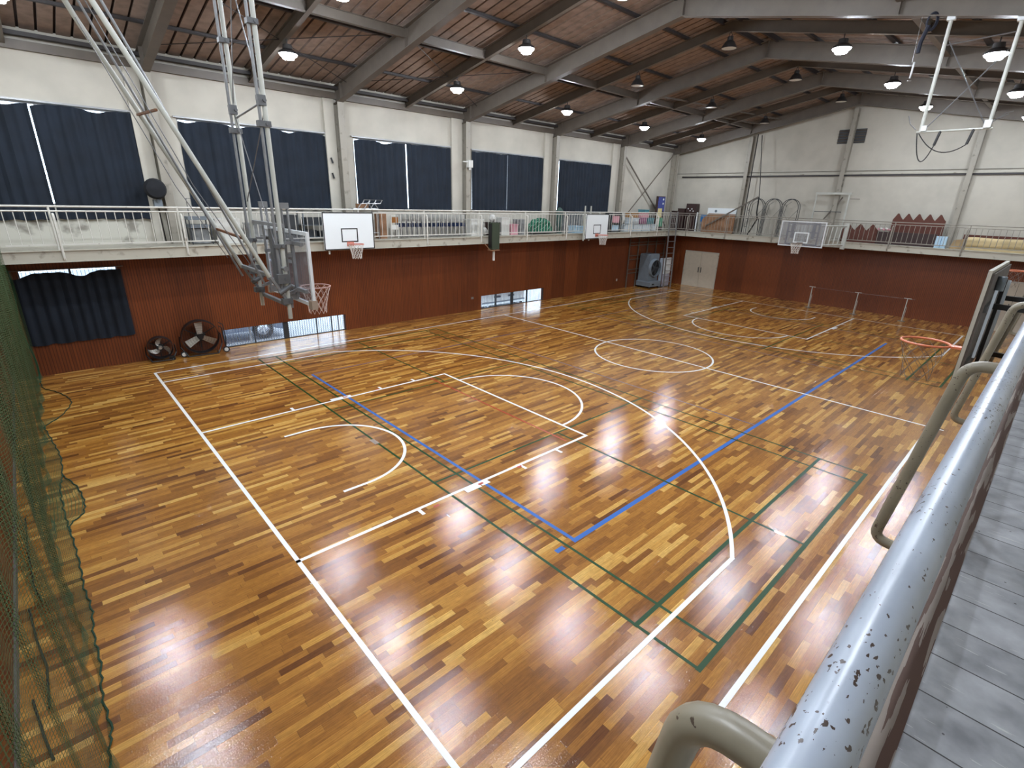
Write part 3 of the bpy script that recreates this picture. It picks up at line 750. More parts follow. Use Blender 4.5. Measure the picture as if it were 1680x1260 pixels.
def railing(label, axis, a0, a1, c, s, posts, spacing, balus=True, mrail=M_RAILP, mpost=M_RAILP, rr=.022, out_top=.12, out_bot=.02, tops=(4.03, 3.93, 3.21), split=None, flat2=False):
    """axis 'x': runs along x at y=c; s is the direction towards the hall"""
    def P(a, off, z): return (a, c+s*off, z) if axis == 'x' else (c+s*off, a, z)
    t = thing('gallery_railing', label, 'railing', P((a0+a1)/2, 0, GZ))
    MB().tube([P(a0+(a1-a0)*i/40, 0, tops[0]) for i in range(41)], rr, 24 if flat2 else 8).build('handrail', M_CHIP if flat2 else mrail, t, True)
    if flat2:
        mb = MB()
        mb.bar(P(a0, -.030, tops[1]-.03), P(a1, -.030, tops[1]-.03), .034, .05)
        mb.build('middle_rail', M_RUST, t)
    else:
        MB().tube([P(a0, 0, tops[1]), P(a1, 0, tops[1])], rr*.8, 8).build('middle_rail', mrail, t, True)
    MB().bar(P(a0, 0, tops[2]), P(a1, 0, tops[2]), .03, .03).build('bottom_rail', mrail, t)
    for k, a in enumerate(posts):
        MB().tube([P(a, .004 if flat2 else 0, 3.06), P(a, .004 if flat2 else 0, tops[0]-.01)], .02 if flat2 else rr, 8).build('post', mrail, t, True)
        pr = .026
        zt_, zb = (tops[1]-.11, 2.81) if flat2 else (tops[1]-.06, 2.87); b0 = .07
        key = [(-.012 if flat2 else 0, zt_), (out_top, zt_-.01), (out_bot, zb), (out_bot-.16 if flat2 else out_bot-.07, zb-.005)]
        pts = [P(a+.05, *key[0])]
        for (p0, p1, p2) in ((key[0], key[1], key[2]), (key[1], key[2], key[3])):
            d0 = math.hypot(p0[0]-p1[0], p0[1]-p1[1]); d2 = math.hypot(p2[0]-p1[0], p2[1]-p1[1]); q = min(b0, d0*.7)
            A_ = (p1[0]+(p0[0]-p1[0])*q/d0, p1[1]+(p0[1]-p1[1])*q/d0); B_ = (p1[0]+(p2[0]-p1[0])*q/d2, p1[1]+(p2[1]-p1[1])*q/d2)
            for k2 in range(7):
                t_ = k2/6; pts.append(P(a+.05, (1-t_)**2*A_[0]+2*t_*(1-t_)*p1[0]+t_*t_*B_[0], (1-t_)**2*A_[1]+2*t_*(1-t_)*p1[1]+t_*t_*B_[1]))
        pts.append(P(a+.05, *key[3]))
        MB().tube(pts, pr if not flat2 else .026, 12 if flat2 else 6).build('brace_post', mpost, t, True)
    if balus:
        xs = []; n = int(abs(a1-a0)/spacing)
        for i in range(n):
            a = a0+(i+.5)*(a1-a0)/n
            if min(abs(a-p) for p in posts) < .06: continue
            xs.append(a)
        first, rest = xs[:98], xs[98:]
        bm = MB().tube([(0, 0, tops[2]), (0, 0, tops[1])], .009, 6)
        me = bm.mesh('baluster', mrail, True, V((0, 0, 0)))
        for a in first:
            o = bpy.data.objects.new('baluster', me); COL.objects.link(o); o.parent = t
            o.location = V(P(a, 0, 0))-V(t.location)
        if rest:
            rm = MB()
            for a in rest: rm.tube([P(a, 0, tops[2]), P(a, 0, tops[1])], .009, 6)
            q = rm.build('baluster_run', mrail, t, True); q['kind'] = 'stuff'
    return t
PX = [-1.2+2.45*i for i in range(11)]
railing('long pale steel railing along the left gallery under the curtained windows', 'x', -2.05, GB-.02, GL+.08, -1, PX, .175, out_top=.11, out_bot=.10)
railing('pale steel railing across the back gallery in front of stored props', 'y', GL+.06, -7.96, GB+.05, -1, [6.75, 4.5, 2.1, -.35, -2.75, -5.2], .175, mrail=M_RAILG, mpost=M_RAILG, rr=.017, out_top=.10, out_bot=.09)
railing('chipped pale handrail in the foreground beside the grey walkway boards', 'x', XF+.3, GB-.02, -8.100, 1, PX, .175, balus=False, rr=.0262, out_top=.15, out_bot=.28, mpost=M_CHIP2, flat2=True)

# ---------------------------------------------------------------- doors
def double_door(name, y0, y1, leafm=M_DOOR):
    e = bpy.data.objects.new(name, None); COL.objects.link(e); e.location = (XB, (y0+y1)/2, 0); e['kind'] = 'structure'
    fr = MB(); fr.box(XB-.03, XB+.05, y0-.0, y0+.06, 0, 2.0); fr.box(XB-.03, XB+.05, y1-.06, y1, 0, 2.0); fr.box(XB-.03, XB+.05, y0+.06, y1-.06, 1.94, 2.0)
    fr.build('door_frame', M_BEAM, e)
    ym = (y0+y1)/2
    MB().box(XB+.05, XB+.07, y0, y1, 0, 2.0).build('door_stop', M_GREYPD, e)
    for a, b_, hs in ((y0+.06, ym-.006, 1), (ym+.006, y1-.06, -1)):
        l = MB().box(XB, XB+.04, a, b_, 0, 1.94).build('door_leaf', leafm, e)
        hy = (b_-.07) if hs == 1 else (a+.07)
        MB().box(XB-.05, XB, hy-.012, hy+.012, .82, 1.12).build('handle', M_GREYPD, l)
double_door('door_1', DR[0], DR[1]); double_door('door_2', -7.80, -6.35)

# ---------------------------------------------------------------- high-bay lamps
def make_lamp(lit, loc, label):
    # origin = middle of the lens; hangs from the intermediate rafter .30 above
    e = thing('high_bay_lamp', label, 'lamp', loc, 'lit high-bay lamps under the roof' if lit else 'switched-off high-bay lamps under the roof')
    if lit:
        MB().lathe([(.05, .20), (.10, .19), (.11, .10), (.20, .045), (.215, .0), (.21, -.005), (.19, .005), (.05, .01)], (0, 0, 0), 28).build('housing', M_LAMPB, e, True, world=False)
        MB().lathe([(.19, .0), (.185, -.03), (.14, -.06), (.12, -.10), (.0, -.105)], (0, 0, 0), 28).build('lens', M_LAMP, e, True, world=False)
        MB().tube([(0, 0, .19), (0, 0, .30)], .012, 8).build('hanger', M_LAMPB, e, False, world=False)
    else:
        MB().lathe([(.05, .19), (.075, .18), (.08, .09), (.12, .06), (.20, -.07), (.21, -.10), (.20, -.10), (.12, .04), (0.05, .05)], (0, 0, 0), 24).build('bell_shade', M_LAMPB, e, True, world=False)
        MB().lathe([(.195, -.085), (.19, -.095), (.1, -.10), (0, -.10)], (0, 0, 0), 24).build('lens', M_LENS, e, True, world=False)
        m = MB(); m.tube([(-.06, 0, .17), (-.07, 0, .24), (0, 0, .30), (.07, 0, .24), (.06, 0, .17)], .010, 6)
        m.build('hanger', M_LAMPB, e, False, world=False)
    return e
ROWS = [(5.5, 'row nearest the curtained wall'), (2.6, 'second row from curtained wall'), (-.28, 'ridge row'), (-3.12, 'row just right of ridge'), (-6.02, 'row above the foreground railing')]
ORD = ['first', 'second', 'third', 'fourth', 'fifth', 'sixth']
protoL = protoU = None
off = {(13.5, 2.6), (18.4, 2.6), (23.3, 2.6), (13.5, -.28), (18.4, -.28), (23.3, -.28), (-1.2, -.28)}
for y, rn in ROWS:
    for i, x in enumerate(MID):
        lit = (x, y) not in off
        loc = (x, y, zr(y)+.20-.30)
        lab = '%s high-bay lamp, %s from near end, %s' % ('lit white' if lit else 'unlit bell-shaped', ORD[i], rn)
        if lit:
            if protoL is None: protoL = make_lamp(True, loc, lab)
            else: dup(protoL, loc, lab)
        else:
            if protoU is None: protoU = make_lamp(False, loc, lab)
            else: dup(protoU, loc, lab)

# ---------------------------------------------------------------- hoops
def ring(mb, c, r, t, n=36, seg=8):
    mb.tube([(c[0]+r*math.cos(2*PI*k/n), c[1]+r*math.sin(2*PI*k/n), c[2]) for k in range(n)], t, seg, closed=True)
def hoop_net(c, r, m, parent, depth=.42, rb=.13, th=.0035, strands=12):
    mb = MB()
    def rad(v): return rb+(r-rb)*(1-v)**1.5 if v < .75 else rb+(r-rb)*(.25)**1.5*(1-(v-.75)*1.5)
    for k in range(strands):
        for s in (1, -1):
            pts = []
            for i in range(10):
                v = i/9; a = 2*PI*k/strands+s*v*2*PI*2.5/strands; q = rad(v)
                pts.append((c[0]+q*math.cos(a), c[1]+q*math.sin(a), c[2]-.01-depth*v))
            mb.tube(pts, th, 4)
    return mb.build('net', m, parent, False, world=True)
def rect_ring(mb, y0, y1, z0, z1, x0, x1, t):
    mb.box(x0, x1, y0, y1, z1-t, z1); mb.box(x0, x1, y0, y1, z0, z0+t); mb.box(x0, x1, y0, y0+t, z0+t, z1-t); mb.box(x0, x1, y1-t, y1, z0+t, z1-t)

# near ceiling-hung hoop: board face at x=1.2, everything behind it at smaller x
hp = thing('basketball_hoop', 'near ceiling-hung basketball hoop with clear backboard and long grey folding masts', 'basketball hoop', (1.2, 0, 2.7))
fb = MB(); rect_ring(fb, -.9, .9, 2.9, 3.95, 1.16, 1.20, .05); bf = fb.build('backboard_frame', M_FRAMEW, hp)
bp_ = MB().box(1.175, 1.187, -.85, .85, 2.95, 3.90).build('backboard', M_ACR, hp)
sq = MB(); rect_ring(sq, -.295, .295, 3.05, 3.50, 1.1872, 1.190, .05); sq.build('target_square', M_BOARDW, bp_)
pad = MB(); pad.box(1.13, 1.215, -.92, -.80, 2.87, 3.0); pad.box(1.13, 1.215, .80, .92, 2.87, 3.0); pad.build('corner_pad', mat('beige_pad', (150, 134, 118), .8), hp)
rim = MB(); ring(rim, (1.20+.375, 0, 3.05), .225, .010); rim.box(1.2, 1.36, -.06, .06, 3.035, 3.06); rim.box(1.19, 1.21, -.1, .1, 2.95, 3.07)
rm = rim.build('rim', mat('pale_worn_rim', (176, 138, 128), .5), hp, True); hoop_net((1.575, 0, 3.05), .225, M_NETPINK, rm)
for y, nmr in ((.6, 0), (-.6, 1)):
    MB().tube([(.92, y, 2.72), (.92, y, zr(y)+.0)], .030, 12).build('mast', M_TUBE, hp, True)
    MB().tube([(.85, y, 3.05), (.85, y, zr(y))], .019, 10).build('telescopic_tube', M_TUBED, hp, True)
    MB().tube([(.70, y, 3.34), (.70-1.41, y, 3.34+3.0), (-1.60, y, zr(y))], .030, 12).build('diagonal_brace', M_TUBE, hp, True)
    yy = y*.86
    MB().tube([(.66, yy, 3.22), (-.60, yy, 6.35), (-1.15, yy, 7.8)], .015, 8).build('drive_tube', M_TUBED, hp, True)
    MB().tube([(.50, yy*1.05, 3.5), (-.02, yy*.98, 4.5), (-.72, yy*.9, 6.3)], .006, 6).build('cable', M_WIRE, hp)
    for cz, cx, sz in ((5.28, .885, (.16, .09, .07)), (5.55, .885, (.10, .08, .12)), (3.30, .88, (.16, .10, .13)), (2.98, .9, (.14, .10, .08)), (3.75, .89, (.13, .09, .05)), (6.4, .89, (.13, .1, .06))):
        c = MB(); c.cbox((cx, y, cz), sz); c.tube([(cx+.03, y-.06, cz), (cx+.03, y+.06, cz)], .022, 8); c.build('clamp', M_CLAMP, hp)
    MB().tube([(.98, y-.02, 3.2), (.80, y-.02, 3.1)], .035, 10).build('pivot', M_CLAMP, hp, True)
    MB().tube([(.92, y-.06, 3.44), (.92, y+.06, 3.44)], .035, 10).build('pulley', M_TUBED, hp, True)
    # height adjusting pair behind the board
    m = MB()
    for dx in (1.03, 1.11):
        m.tube([(dx, y*.72, 2.96), (dx, y*.72, 4.30)], .017, 8)
    m.cbox((1.07, y*.72, 4.28), (.12, .05, .08)); m.cbox((1.07, y*.72, 3.6), (.12, .04, .05)); m.cbox((1.07, y*.72, 3.0), (.12, .05, .08))
    m.build('slide_rail', M_TUBED, hp)
m = MB()
m.tube([(.92, -.6, 5.55), (.92, .6, 5.45)], .012, 6); m.tube([(.92, -.6, 7.4), (.92, .6, 7.4)], .02, 8)
m.build('spreader', M_TUBED, hp)
m = MB()
for a, b_ in (((.9, .6, 5.5), (.9, -.6, 3.4)), ((.9, -.6, 5.4), (.9, .6, 4.3)), ((.9, .6, 8.3), (.9, -.6, 5.6)), ((.9, -.6, 8.3), (.9, .6, 5.6))):
    m.tube([a, b_], .007, 6)
m.build('cross_rod', M_WIRE, hp)
m = MB(); m.bar((.70, -.62, 3.36), (.70, .62, 3.36), .045, .045); m.bar((.95, -.62, 2.90), (.95, .62, 2.90), .05, .05); m.bar((1.12, -.8, 3.78), (1.12, .8, 3.78), .05, .05)
m.bar((1.12, -.8, 3.12), (1.12, .8, 3.12), .05, .05); m.bar((.95, -.62, 4.02), (.95, .62, 4.02), .05, .05); m.bar((.70, -.60, 3.36), (.95, -.6, 2.9), .035, .035); m.bar((.70, .60, 3.36), (.95, .6, 2.9), .035, .035)
for y in (-.45, -.15, .15, .45): m.bar((1.12, y, 3.0), (1.12, y, 3.88), .03, .04)
for y in (-.5, .5):
    m.bar((.93, y, 3.78), (1.13, y, 3.78), .04, .04); m.bar((.93, y, 3.05), (1.13, y, 3.12), .04, .04)
m.build('mounting_frame', M_TUBED, hp)
m = MB(); m.bar((-.28+.0, .6, 4.0+1.35), (-.28, -.6, 5.3), .025, .025); m.bar((.42, .60, 3.92), (.45, -.6, 3.86), .03, .03)
m.build('brace_link', M_RUSTY, hp)
MB().box(.98, 1.04, -.05, .05, 3.1, 3.95).build('centre_post', M_CLAMP, hp)

# far hoop on a swing-out frame from the back gallery
hf = thing('basketball_hoop', 'far clear backboard hoop held out from the back gallery by a white truss', 'basketball hoop', (22.95, 0, 2.7))
fb = MB(); rect_ring(fb, -.9, .9, 2.9, 3.95, 22.95, 22.99, .045); fb.build('backboard_frame', M_FRAMEW, hf)
pn = MB().box(22.965, 22.977, -.855, .855, 2.945, 3.905).build('backboard', M_ACR, hf)
sq = MB(); rect_ring(sq, -.295, .295, 3.05, 3.50, 22.960, 22.963, .05); sq.build('target_square', M_BOARDW, pn)
rim = MB(); ring(rim, (22.575, 0, 3.05), .225, .012); rim.box(22.79, 22.95, -.06, .06, 3.035, 3.06); rim.box(22.94, 22.96, -.12, .12, 2.95, 3.08)
rm = rim.build('rim', M_NETOLD, hf, True); hoop_net((22.575, 0, 3.05), .225, M_NETW, rm, th=.007)
m = MB()
for y in (-.62, .62):
    m.bar((23.02, y, 2.92), (23.02, y, 3.92), .05, .05)
m.bar((23.02, -.62, 3.85), (23.02, .62, 3.85), .05, .05); m.bar((23.02, -.62, 3.0), (23.02, .62, 3.0), .05, .05)
for y in (-.42, .42):
    m.bar((23.05, y, 3.25), (23.05, y, 3.9), .12, .05); m.bar((23.04, y-.2, 3.5), (23.04, y+.2, 3.5), .05, .05)
m.build('mounting_frame', M_TUBED, hf)
for y, y2 in ((-.66, -1.02), (.62, .70)):
    m = MB()
    for z in (3.80, 3.0): m.tube([(23.05, y, z), (25.34, y2, z-.02)], .028, 8)
    for i in range(6):
        xa = 23.2+i*.4; ya = y+(y2-y)*(xa-23.05)/2.3; m.tube([(xa, ya, 3.0), (xa+.12, ya, 3.8)], .024, 6)
    m.build('swing_truss', M_TUBE, hf, True)
for q0, q1 in ((-1.10, -.94), (.62, .78)): MB().box(25.30, 25.42, q0, q1, 2.78, 3.9).build('hinge_plate', M_TUBE, hf)

# side hoops of white painted board
def side_hoop(label, xc, yface, s, aged=True):
    """s = direction of play (towards the hall) along y"""
    e = thing('basketball_hoop', label, 'basketball hoop', (xc, yface, 2.86))
    a, b_ = sorted((yface, yface-s*.03)); zt, zb = 3.96, 2.87; hw_ = .82
    MB().box(xc-hw_, xc+hw_, a, b_, zb, zt).build('backboard', M_BOARDW if aged else mat('greyed_board_edge', (176, 172, 160), .6), e)
    m = MB(); f0, f1 = sorted((yface+s*.001, yface+s*.003)); t = .03
    m.box(xc-hw_, xc+hw_, f0, f1, zt-t, zt); m.box(xc-hw_, xc+hw_, f0, f1, zb, zb+t); m.box(xc-hw_, xc-hw_+t, f0, f1, zb+t, zt-t); m.box(xc+hw_-t, xc+hw_, f0, f1, zb+t, zt-t)
    m.build('border', M_BLACK, e)
    m = MB(); u, v0, v1, t = .27, 3.09, 3.50, .035
    m.box(xc-u, xc+u, f0, f1, v1-t, v1); m.box(xc-u, xc+u, f0, f1, v0, v0+t); m.box(xc-u, xc-u+t, f0, f1, v0+t, v1-t); m.box(xc+u-t, xc+u, f0, f1, v0+t, v1-t)
    m.build('target_square', M_BLACK, e)
    m = MB(); yc = yface+s*.385
    ring(m, (xc, yc, 3.06), .225, .012)
    a, b_ = sorted((yface+s*.005, yface+s*.17)); m.box(xc-.05, xc+.05, a, b_, 3.045, 3.07)
    a, b_ = sorted((yface+s*.003, yface+s*.02)); m.box(xc-.11, xc+.11, a, b_, 2.97, 3.10)
    rm = m.build('rim', M_ORANGE if not aged else M_FADEOR, e, True)
    hoop_net((xc, yc, 3.06), .225, M_NETOLD if not aged else M_NETW, rm, th=.003 if not aged else .006, strands=8 if not aged else 12)
    return e
h1 = side_hoop('white side backboard with black borders on the left gallery, nearest the viewer', 5.62, 7.06, -1)
m = MB()
for dx in (-.5, .5):
    for z in (2.95, 3.8): MB().bar((5.62+dx, 7.09, z), (5.62+dx, GL-.005 if z < 3.1 else GL+.06, z), .05, .05).build('bracket_arm', M_TUBE, h1)
for x in (4.95, 6.3): MB().bar((x, 7.115, 2.75 if x < 5 else 2.9), (x, 7.115, 3.95), .04, .04).build('upright', M_TUBE, h1)
h2 = side_hoop('smaller-looking white side backboard farther along the left gallery, near the corner', 17.78, 7.06, -1)
m = MB()
for dx in (-.5, .5):
    for z in (2.95, 3.8): MB().bar((17.78+dx, 7.09, z), (17.78+dx, GL-.005 if z < 3.1 else GL+.06, z), .05, .05).build('bracket_arm', M_TUBE, h2)
for x in (16.9, 17.3): MB().bar((x, 7.12, 2.8), (x, 7.12, 4.3), .045, .045).build('upright', M_TUBE, h2)
h3 = side_hoop('side backboard seen edge-on from behind at the right, orange rim over the court', 5.60, -7.66, 1, aged=False)
m = MB(); m.box(4.80, 6.42, -7.71, -7.69, 2.90, 3.93); m.build('back_panel', mat('grey_back_panel', (104, 98, 94), .7, var=.15), h3)
m = MB()
m.bar((4.85, -7.72, 3.60), (6.3, -7.72, 3.60), .03, .07); m.bar((4.85, -7.72, 3.05), (6.3, -7.72, 3.05), .03, .07)
m.build('stiffener', M_CLAMP, h3)
m = MB()
for x in (5.15, 5.98):
    for z in (3.60, 2.98): MB().bar((x, -7.71, z), (x, -8.055, z), .05, .05).build('arm', M_BLACK, h3)
MB().bar((5.36, -7.765, 2.95), (5.36, -7.765, 3.85), .03, .04).build('centre_post', M_BLACK, h3)
MW = mat('sky_lit_white_blue', (214, 230, 244), .2, coat=1)  # white-blue colour stands in for bright sky light on the mount posts
MB().box(5.84, 5.86, -7.785, -7.725, 2.92, 3.80).build('lit_post_strip', MW, h3)
MB().box(4.89, 4.90, -7.765, -7.742, 3.12, 3.78).build('lit_post_strip', MW, h3)
MB().tube([(5.25, -7.745, 3.74), (5.25, -7.745, 3.88)], .035, 12).build('post_cap', M_GREYPL, h3, True)
h4 = side_hoop('distant side hoop at the right edge, mostly hidden behind the edge-on board', 17.5, -7.62, 1, aged=False)
m = MB()
for dx in (-.5, .5):
    for z in (3.2, 3.8): MB().bar((17.5+dx, -7.66, z), (17.5+dx, -8.055, z), .05, .05).build('bracket_arm', M_TUBE, h4)

# roof-hung empty frame at the upper right
rg = thing('hanging_frame', 'empty white tube frame with dangling straps hung from the roof at upper right', 'frame', (11.05, -6.08, 5.86))
zt = zr(-5.6)
MB().tube([(11.05, -5.60, 5.86), (11.05, -5.60, zr(-5.60))], .030, 12).build('hanger_tube', M_TUBE, rg, True)
MB().tube([(11.05, -6.56, 5.86), (11.05, -6.56, zr(-6.56))], .030, 12).build('hanger_tube', M_TUBE, rg, True)
MB().tube([(11.05, -5.54, 5.86), (11.05, -6.62, 5.86)], .018, 10).build('crossbar', M_TUBE, rg, True)
m = MB(); m.tube([(11.05, -5.66, 7.3), (11.05, -6.50, 5.92)], .010, 6); m.tube([(11.06, -6.50, 7.05), (11.06, -5.66, 5.92)], .010, 6); m.tube([(11.05, -5.62, 7.25), (11.05, -6.54, 7.30)], .012, 6)
m.build('cross_rod', M_WIRE, rg, True)
m = MB(); 
for cc, dd in (((11.05, -6.54, 5.93), (.09, .10, .12)), ((11.05, -5.64, 5.92), (.08, .08, .09)), ((11.05, -5.6, zr(-5.6)-.02), (.1, .12, .06)), ((11.05, -6.56, zr(-6.56)-.02), (.1, .12, .06))): MB().cbox(cc, dd).build('clamp', M_FRAMEW, rg)
m = MB()
def sag(a, b_, d, n=14):
    return [tuple(V(a).lerp(V(b_), i/n)+V((0, 0, -4*d*(i/n)*(1-i/n)))) for i in range(n+1)]
m.tube(sag((11.05, -5.55, 5.86), (11.05, -5.86, 5.62), .38), .009, 6); m.tube([(11.05, -5.90, 5.86), (11.05, -5.86, 5.62)], .022, 6)
m.tube(sag((11.05, -5.58, 5.84), (11.05, -6.33, 5.62), .22), .009, 6); m.tube([(11.05, -6.37, 5.86), (11.05, -6.33, 5.62)], .022, 6)
m.build('strap', M_BLKPL, rg, True)
m = MB(); m.tube([(11.0, -5.53, 5.9), (11.0, -5.42, 6.0), (11.0, -5.36, 6.15)], .008, 6); m.tube([(11.0, -6.6, 5.98), (11.0, -6.78, 6.06)], .008, 6); m.tube([(11.0, -6.6, 5.95), (11.0, -6.74, 6.08), (11.0, -6.83, 6.1)], .006, 6)
m.build('loose_wire', M_WIRE, rg, True)
# coil of cord and hook
m = MB()
for k in range(4):
    pts = [(11.0+.01*k, -5.33+(.09+.01*k)*math.cos(t)*.7, 7.66+(.12+.008*k)*math.sin(t)) for t in [2*PI*i/20 for i in range(20)]]
    m.tube(pts, .010, 6, closed=True)
m.tube([(11.0, -5.30, 7.60), (11.0, -5.24, 7.35), (11.0, -5.24, 7.18)], .035, 6); m.tube([(11.0, -5.33, 7.75), (11.03, -5.33, zr(-5.33)+.01)], .008, 6)
tag(m.build('cord_coil', mat('dark_blue_cord', (26, 30, 44), .8), None, True), 'coil of dark cord hanging from the roof beam beside the empty white frame', 'cord')
m = MB(); m.tube([(11.0, -5.22, 6.78), (11.0, -5.23, 7.04)], .018, 8); ring(m, (11.0, -5.22, 6.74), .028, .008, 14, 6); m.tube([(11.0, -5.19, 7.04), (11.03, -5.16, zr(-5.16)+.01)], .003, 5)
tag(m.build('pulley_hook', M_ALU, None, True), 'small bright metal hook dangling on a thin wire near the empty frame', 'hook')

# ---------------------------------------------------------------- fans on the floor
def drum_fan(label, c, r, blades, curved, ry):
    e = thing('drum_fan', label, 'fan', (c[0], c[1], 0), None, ry)
    zc = r+.07
    h = MB(); h.lathe([(r*.97, -.13), (r, -.13), (r, .13), (r*.97, .13), (r*.97, -.13)], (0, 0, zc), 36, 'y'); h.build('drum', M_BLKPL, e, True, world=False)
    gme = MB()
    for k in range(1, 7): gme.tube([(r*k/7*math.cos(2*PI*i/30), -.135, zc+r*k/7*math.sin(2*PI*i/30)) for i in range(30)], .0022, 4, closed=True)
    for k in range(10):
        a = 2*PI*k/10; gme.tube([(.06*math.cos(a), -.137, zc+.06*math.sin(a)), (r*math.cos(a), -.135, zc+r*math.sin(a))], .0022, 4)
    gme.build('front_grille', M_BLKPL, e, False, world=False)
    MB().lathe([(r*.16 if r > .4 else .04, -.09), (.05, -.05), (.05, .05)], (0, 0, zc), 18, 'y').build('hub', M_BLKPL if not curved else M_SILVER, e, True, world=False)
    for k in range(blades):
        a0 = PI/2+2*PI*k/blades+(0 if not curved else .25)
        m = MB()
        if curved:
            P1, P2 = [], []
            for i in range(9):
                u = i/8; rr_ = .05+u*r*.78; a = a0-.7*u*u+.1; wd = .05+.08*math.sin(PI*min(1, u*1.05))
                d = V((math.cos(a), 0, math.sin(a))); p = V((-math.sin(a), 0, math.cos(a)))
                P1.append(d*rr_+p*wd*.5+V((0, -.03, zc))); P2.append(d*rr_-p*wd*.5+V((0, .03, zc)))
            n = len(m.v); m.v += P1+P2
            for i in range(8): m.f.append([n+i, n+i+1, n+9+i+1, n+9+i])
        else:
            d = V((math.cos(a0), 0, math.sin(a0))); p = V((-math.sin(a0), 0, math.cos(a0)))
            n = len(m.v)
            m.v += [d*(r*.16)+p*.07+V((0, -.05, zc)), d*(r*.16)-p*.07+V((0, .0, zc)), d*(r*.86)-p*.10+V((0, .03, zc)), d*(r*.86)+p*.10+V((0, -.06, zc))]
            m.f.append([n, n+1, n+2, n+3])
        m.build('blade', M_SILVER, e, False, world=False)
    bk = MB(); bk.lathe([(r*.3, .0), (r*.3, .10), (0, .10)], (0, 0, zc), 18, 'y')
    for k in range(3):
        a = 2*PI*k/3+.5; bk.bar((r*.25*math.cos(a), .09, zc+r*.25*math.sin(a)), (r*.97*math.cos(a), .11, zc+r*.97*math.sin(a)), .02, .02)
    bk.build('motor', M_BLKPL, e, True, world=False)
    fr = MB()
    for s in (-1, 1):
        fr.tube([(s*(r+.03), 0, zc+.05), (s*(r+.05), .05, zc*.5), (s*r*.8, -.16, .03), (s*r*.8, .18, .03)], .016, 8)
    fr.tube([(-r*.8, -.16, .03), (r*.8, -.16, .03)], .016, 8)
    fr.build('stand', M_BLKPL, e, True, world=False)
    if r > .4:
        hd = MB(); hd.tube([(r+.03, 0, zc+.35), (r+.13, -.02, zc+.28), (r+.15, -.04, zc-.1), (r+.12, -.05, .14)], .014, 8); hd.tube([(r+.02, 0, zc+.25), (r+.09, -.02, zc+.18), (r+.10, -.04, zc-.15), (r+.12, -.05, .12)], .014, 8)
        hd.build('handle', M_BLKPL, e, True, world=False)
        for s in (1, -1):
            w_ = MB().lathe([(.085, -.025), (.085, .025)], (s*(r+.0)+.12*(s == 1), -.05, .087), 20, 'y').build('wheel', M_TYRE, e, True, world=False)
            MB().lathe([(.055, -.03), (.055, .03)], (s*(r+.0)+.12*(s == 1), -.05, .087), 16, 'y').build('wheel_hub', M_SEATW, w_, True, world=False)
    else:
        m = MB(); m.lathe([(.045, -.02), (.045, .02)], (r*.85, -.12, .046), 14, 'y').box(r*.5, r*.95, -.12, -.06, .04, .12); m.build('wheel', M_BLKPL, e, True, world=False)
    return e
drum_fan('smaller black drum fan with curved silver blades, next to the short navy curtain', (.37, 8.17), .30, 3, True, -.12)
drum_fan('larger black drum fan with three flat blades, beside the low window', (1.36, 8.12), .47, 3, False, -.12)

# ---------------------------------------------------------------- spot cooler, wall bars, ladder, panels at the far corner
e = thing('evaporative_cooler', 'grey wheeled cooler with round dark fan opening by the wall bars', 'cooler', (23.80, 7.88, 0))
rz_ = -.06
e.rotation_euler = (0, 0, rz_)
MB().prism([(-.44, .12), (.44, .12), (.42, 1.80), (.36, 1.86), (-.36, 1.86), (-.42, 1.80)], -.34, .34, 'xz').build('casing', M_GREYPL, e, world=False)
m = MB(); m.prism([(-.50, .10), (.50, .10), (.50, .34), (.46, .38), (-.46, .38), (-.50, .34)], -.56, .38, 'xz'); m.build('water_tank', M_GREYPL, e, world=False)
m = MB(); m.lathe([(.44, -.14), (.47, -.14), (.50, .02), (.44, .02), (.44, -.14)], (.0, -.36, 1.10), 36, 'y'); m.build('fan_shroud', M_GREYPL, e, True, world=False)
m = MB(); m.lathe([(.43, .0), (.43, .02)], (.0, -.365, 1.10), 30, 'y'); m.build('fan_opening', M_BLACK, e, True, world=False)
m = MB()
for k in range(9): m.tube([(.44*k/9*math.cos(2*PI*i/24)+.0, -.50, 1.10+.44*k/9*math.sin(2*PI*i/24)) for i in range(24)], .004, 4, closed=True)
m.build('fan_guard', M_GREYPD, e, world=False)
m = MB()
for k in range(5):
    a = 2*PI*k/5; m.cbox((.2*math.cos(a), -.42, 1.10+.2*math.sin(a)), (.36, .01, .12), (.25, -a, 0))
m.build('blade', M_GREYPD, e, world=False)
m = MB()
for x, y in ((-.42, -.45), (.42, -.45), (-.42, .3), (.42, .3)): m.lathe([(.05, -.02), (.05, .02)], (x, y, .05), 12, 'x').tube([(x, y, .05), (x, y, .12)], .012, 6)
m.build('castor', M_BLKPL, e, world=False)
MB().box(-.3, -.12, -.575, -.56, .2, .26).build('drain_cap', M_BLACK, e, world=False)
e = thing('wall_bars', 'grey steel wall frame of crossing bars behind the cooler', 'wall bars', (24.3, 8.33, 0))
m = MB()
for x in (22.45, 23.3, 24.2, 25.1, 26.0): m.bar((x, 8.36, 0), (x, 8.36, 2.72), .05, .05)
m.build('upright', M_STEEL, e)
m = MB()
for z in (2.68, 2.45, 2.30, 1.75, 1.55, 1.0, .8): m.bar((22.4, 8.32, z), (26.05, 8.32, z), .035, .035)
m.build('rail', M_STEEL, e)
e = thing('ladder', 'grey steel ladder rising from the floor to the gallery in the far corner', 'ladder', (24.75, 7.2, 0))
for a, b_ in (((24.45, 7.18, 0.0), (24.28, 7.22, 4.1)), ((25.05, 7.10, 0.0), (24.88, 7.14, 4.1))):
    MB().bar(a, b_, .05, .07).build('rail', M_ALU, e)
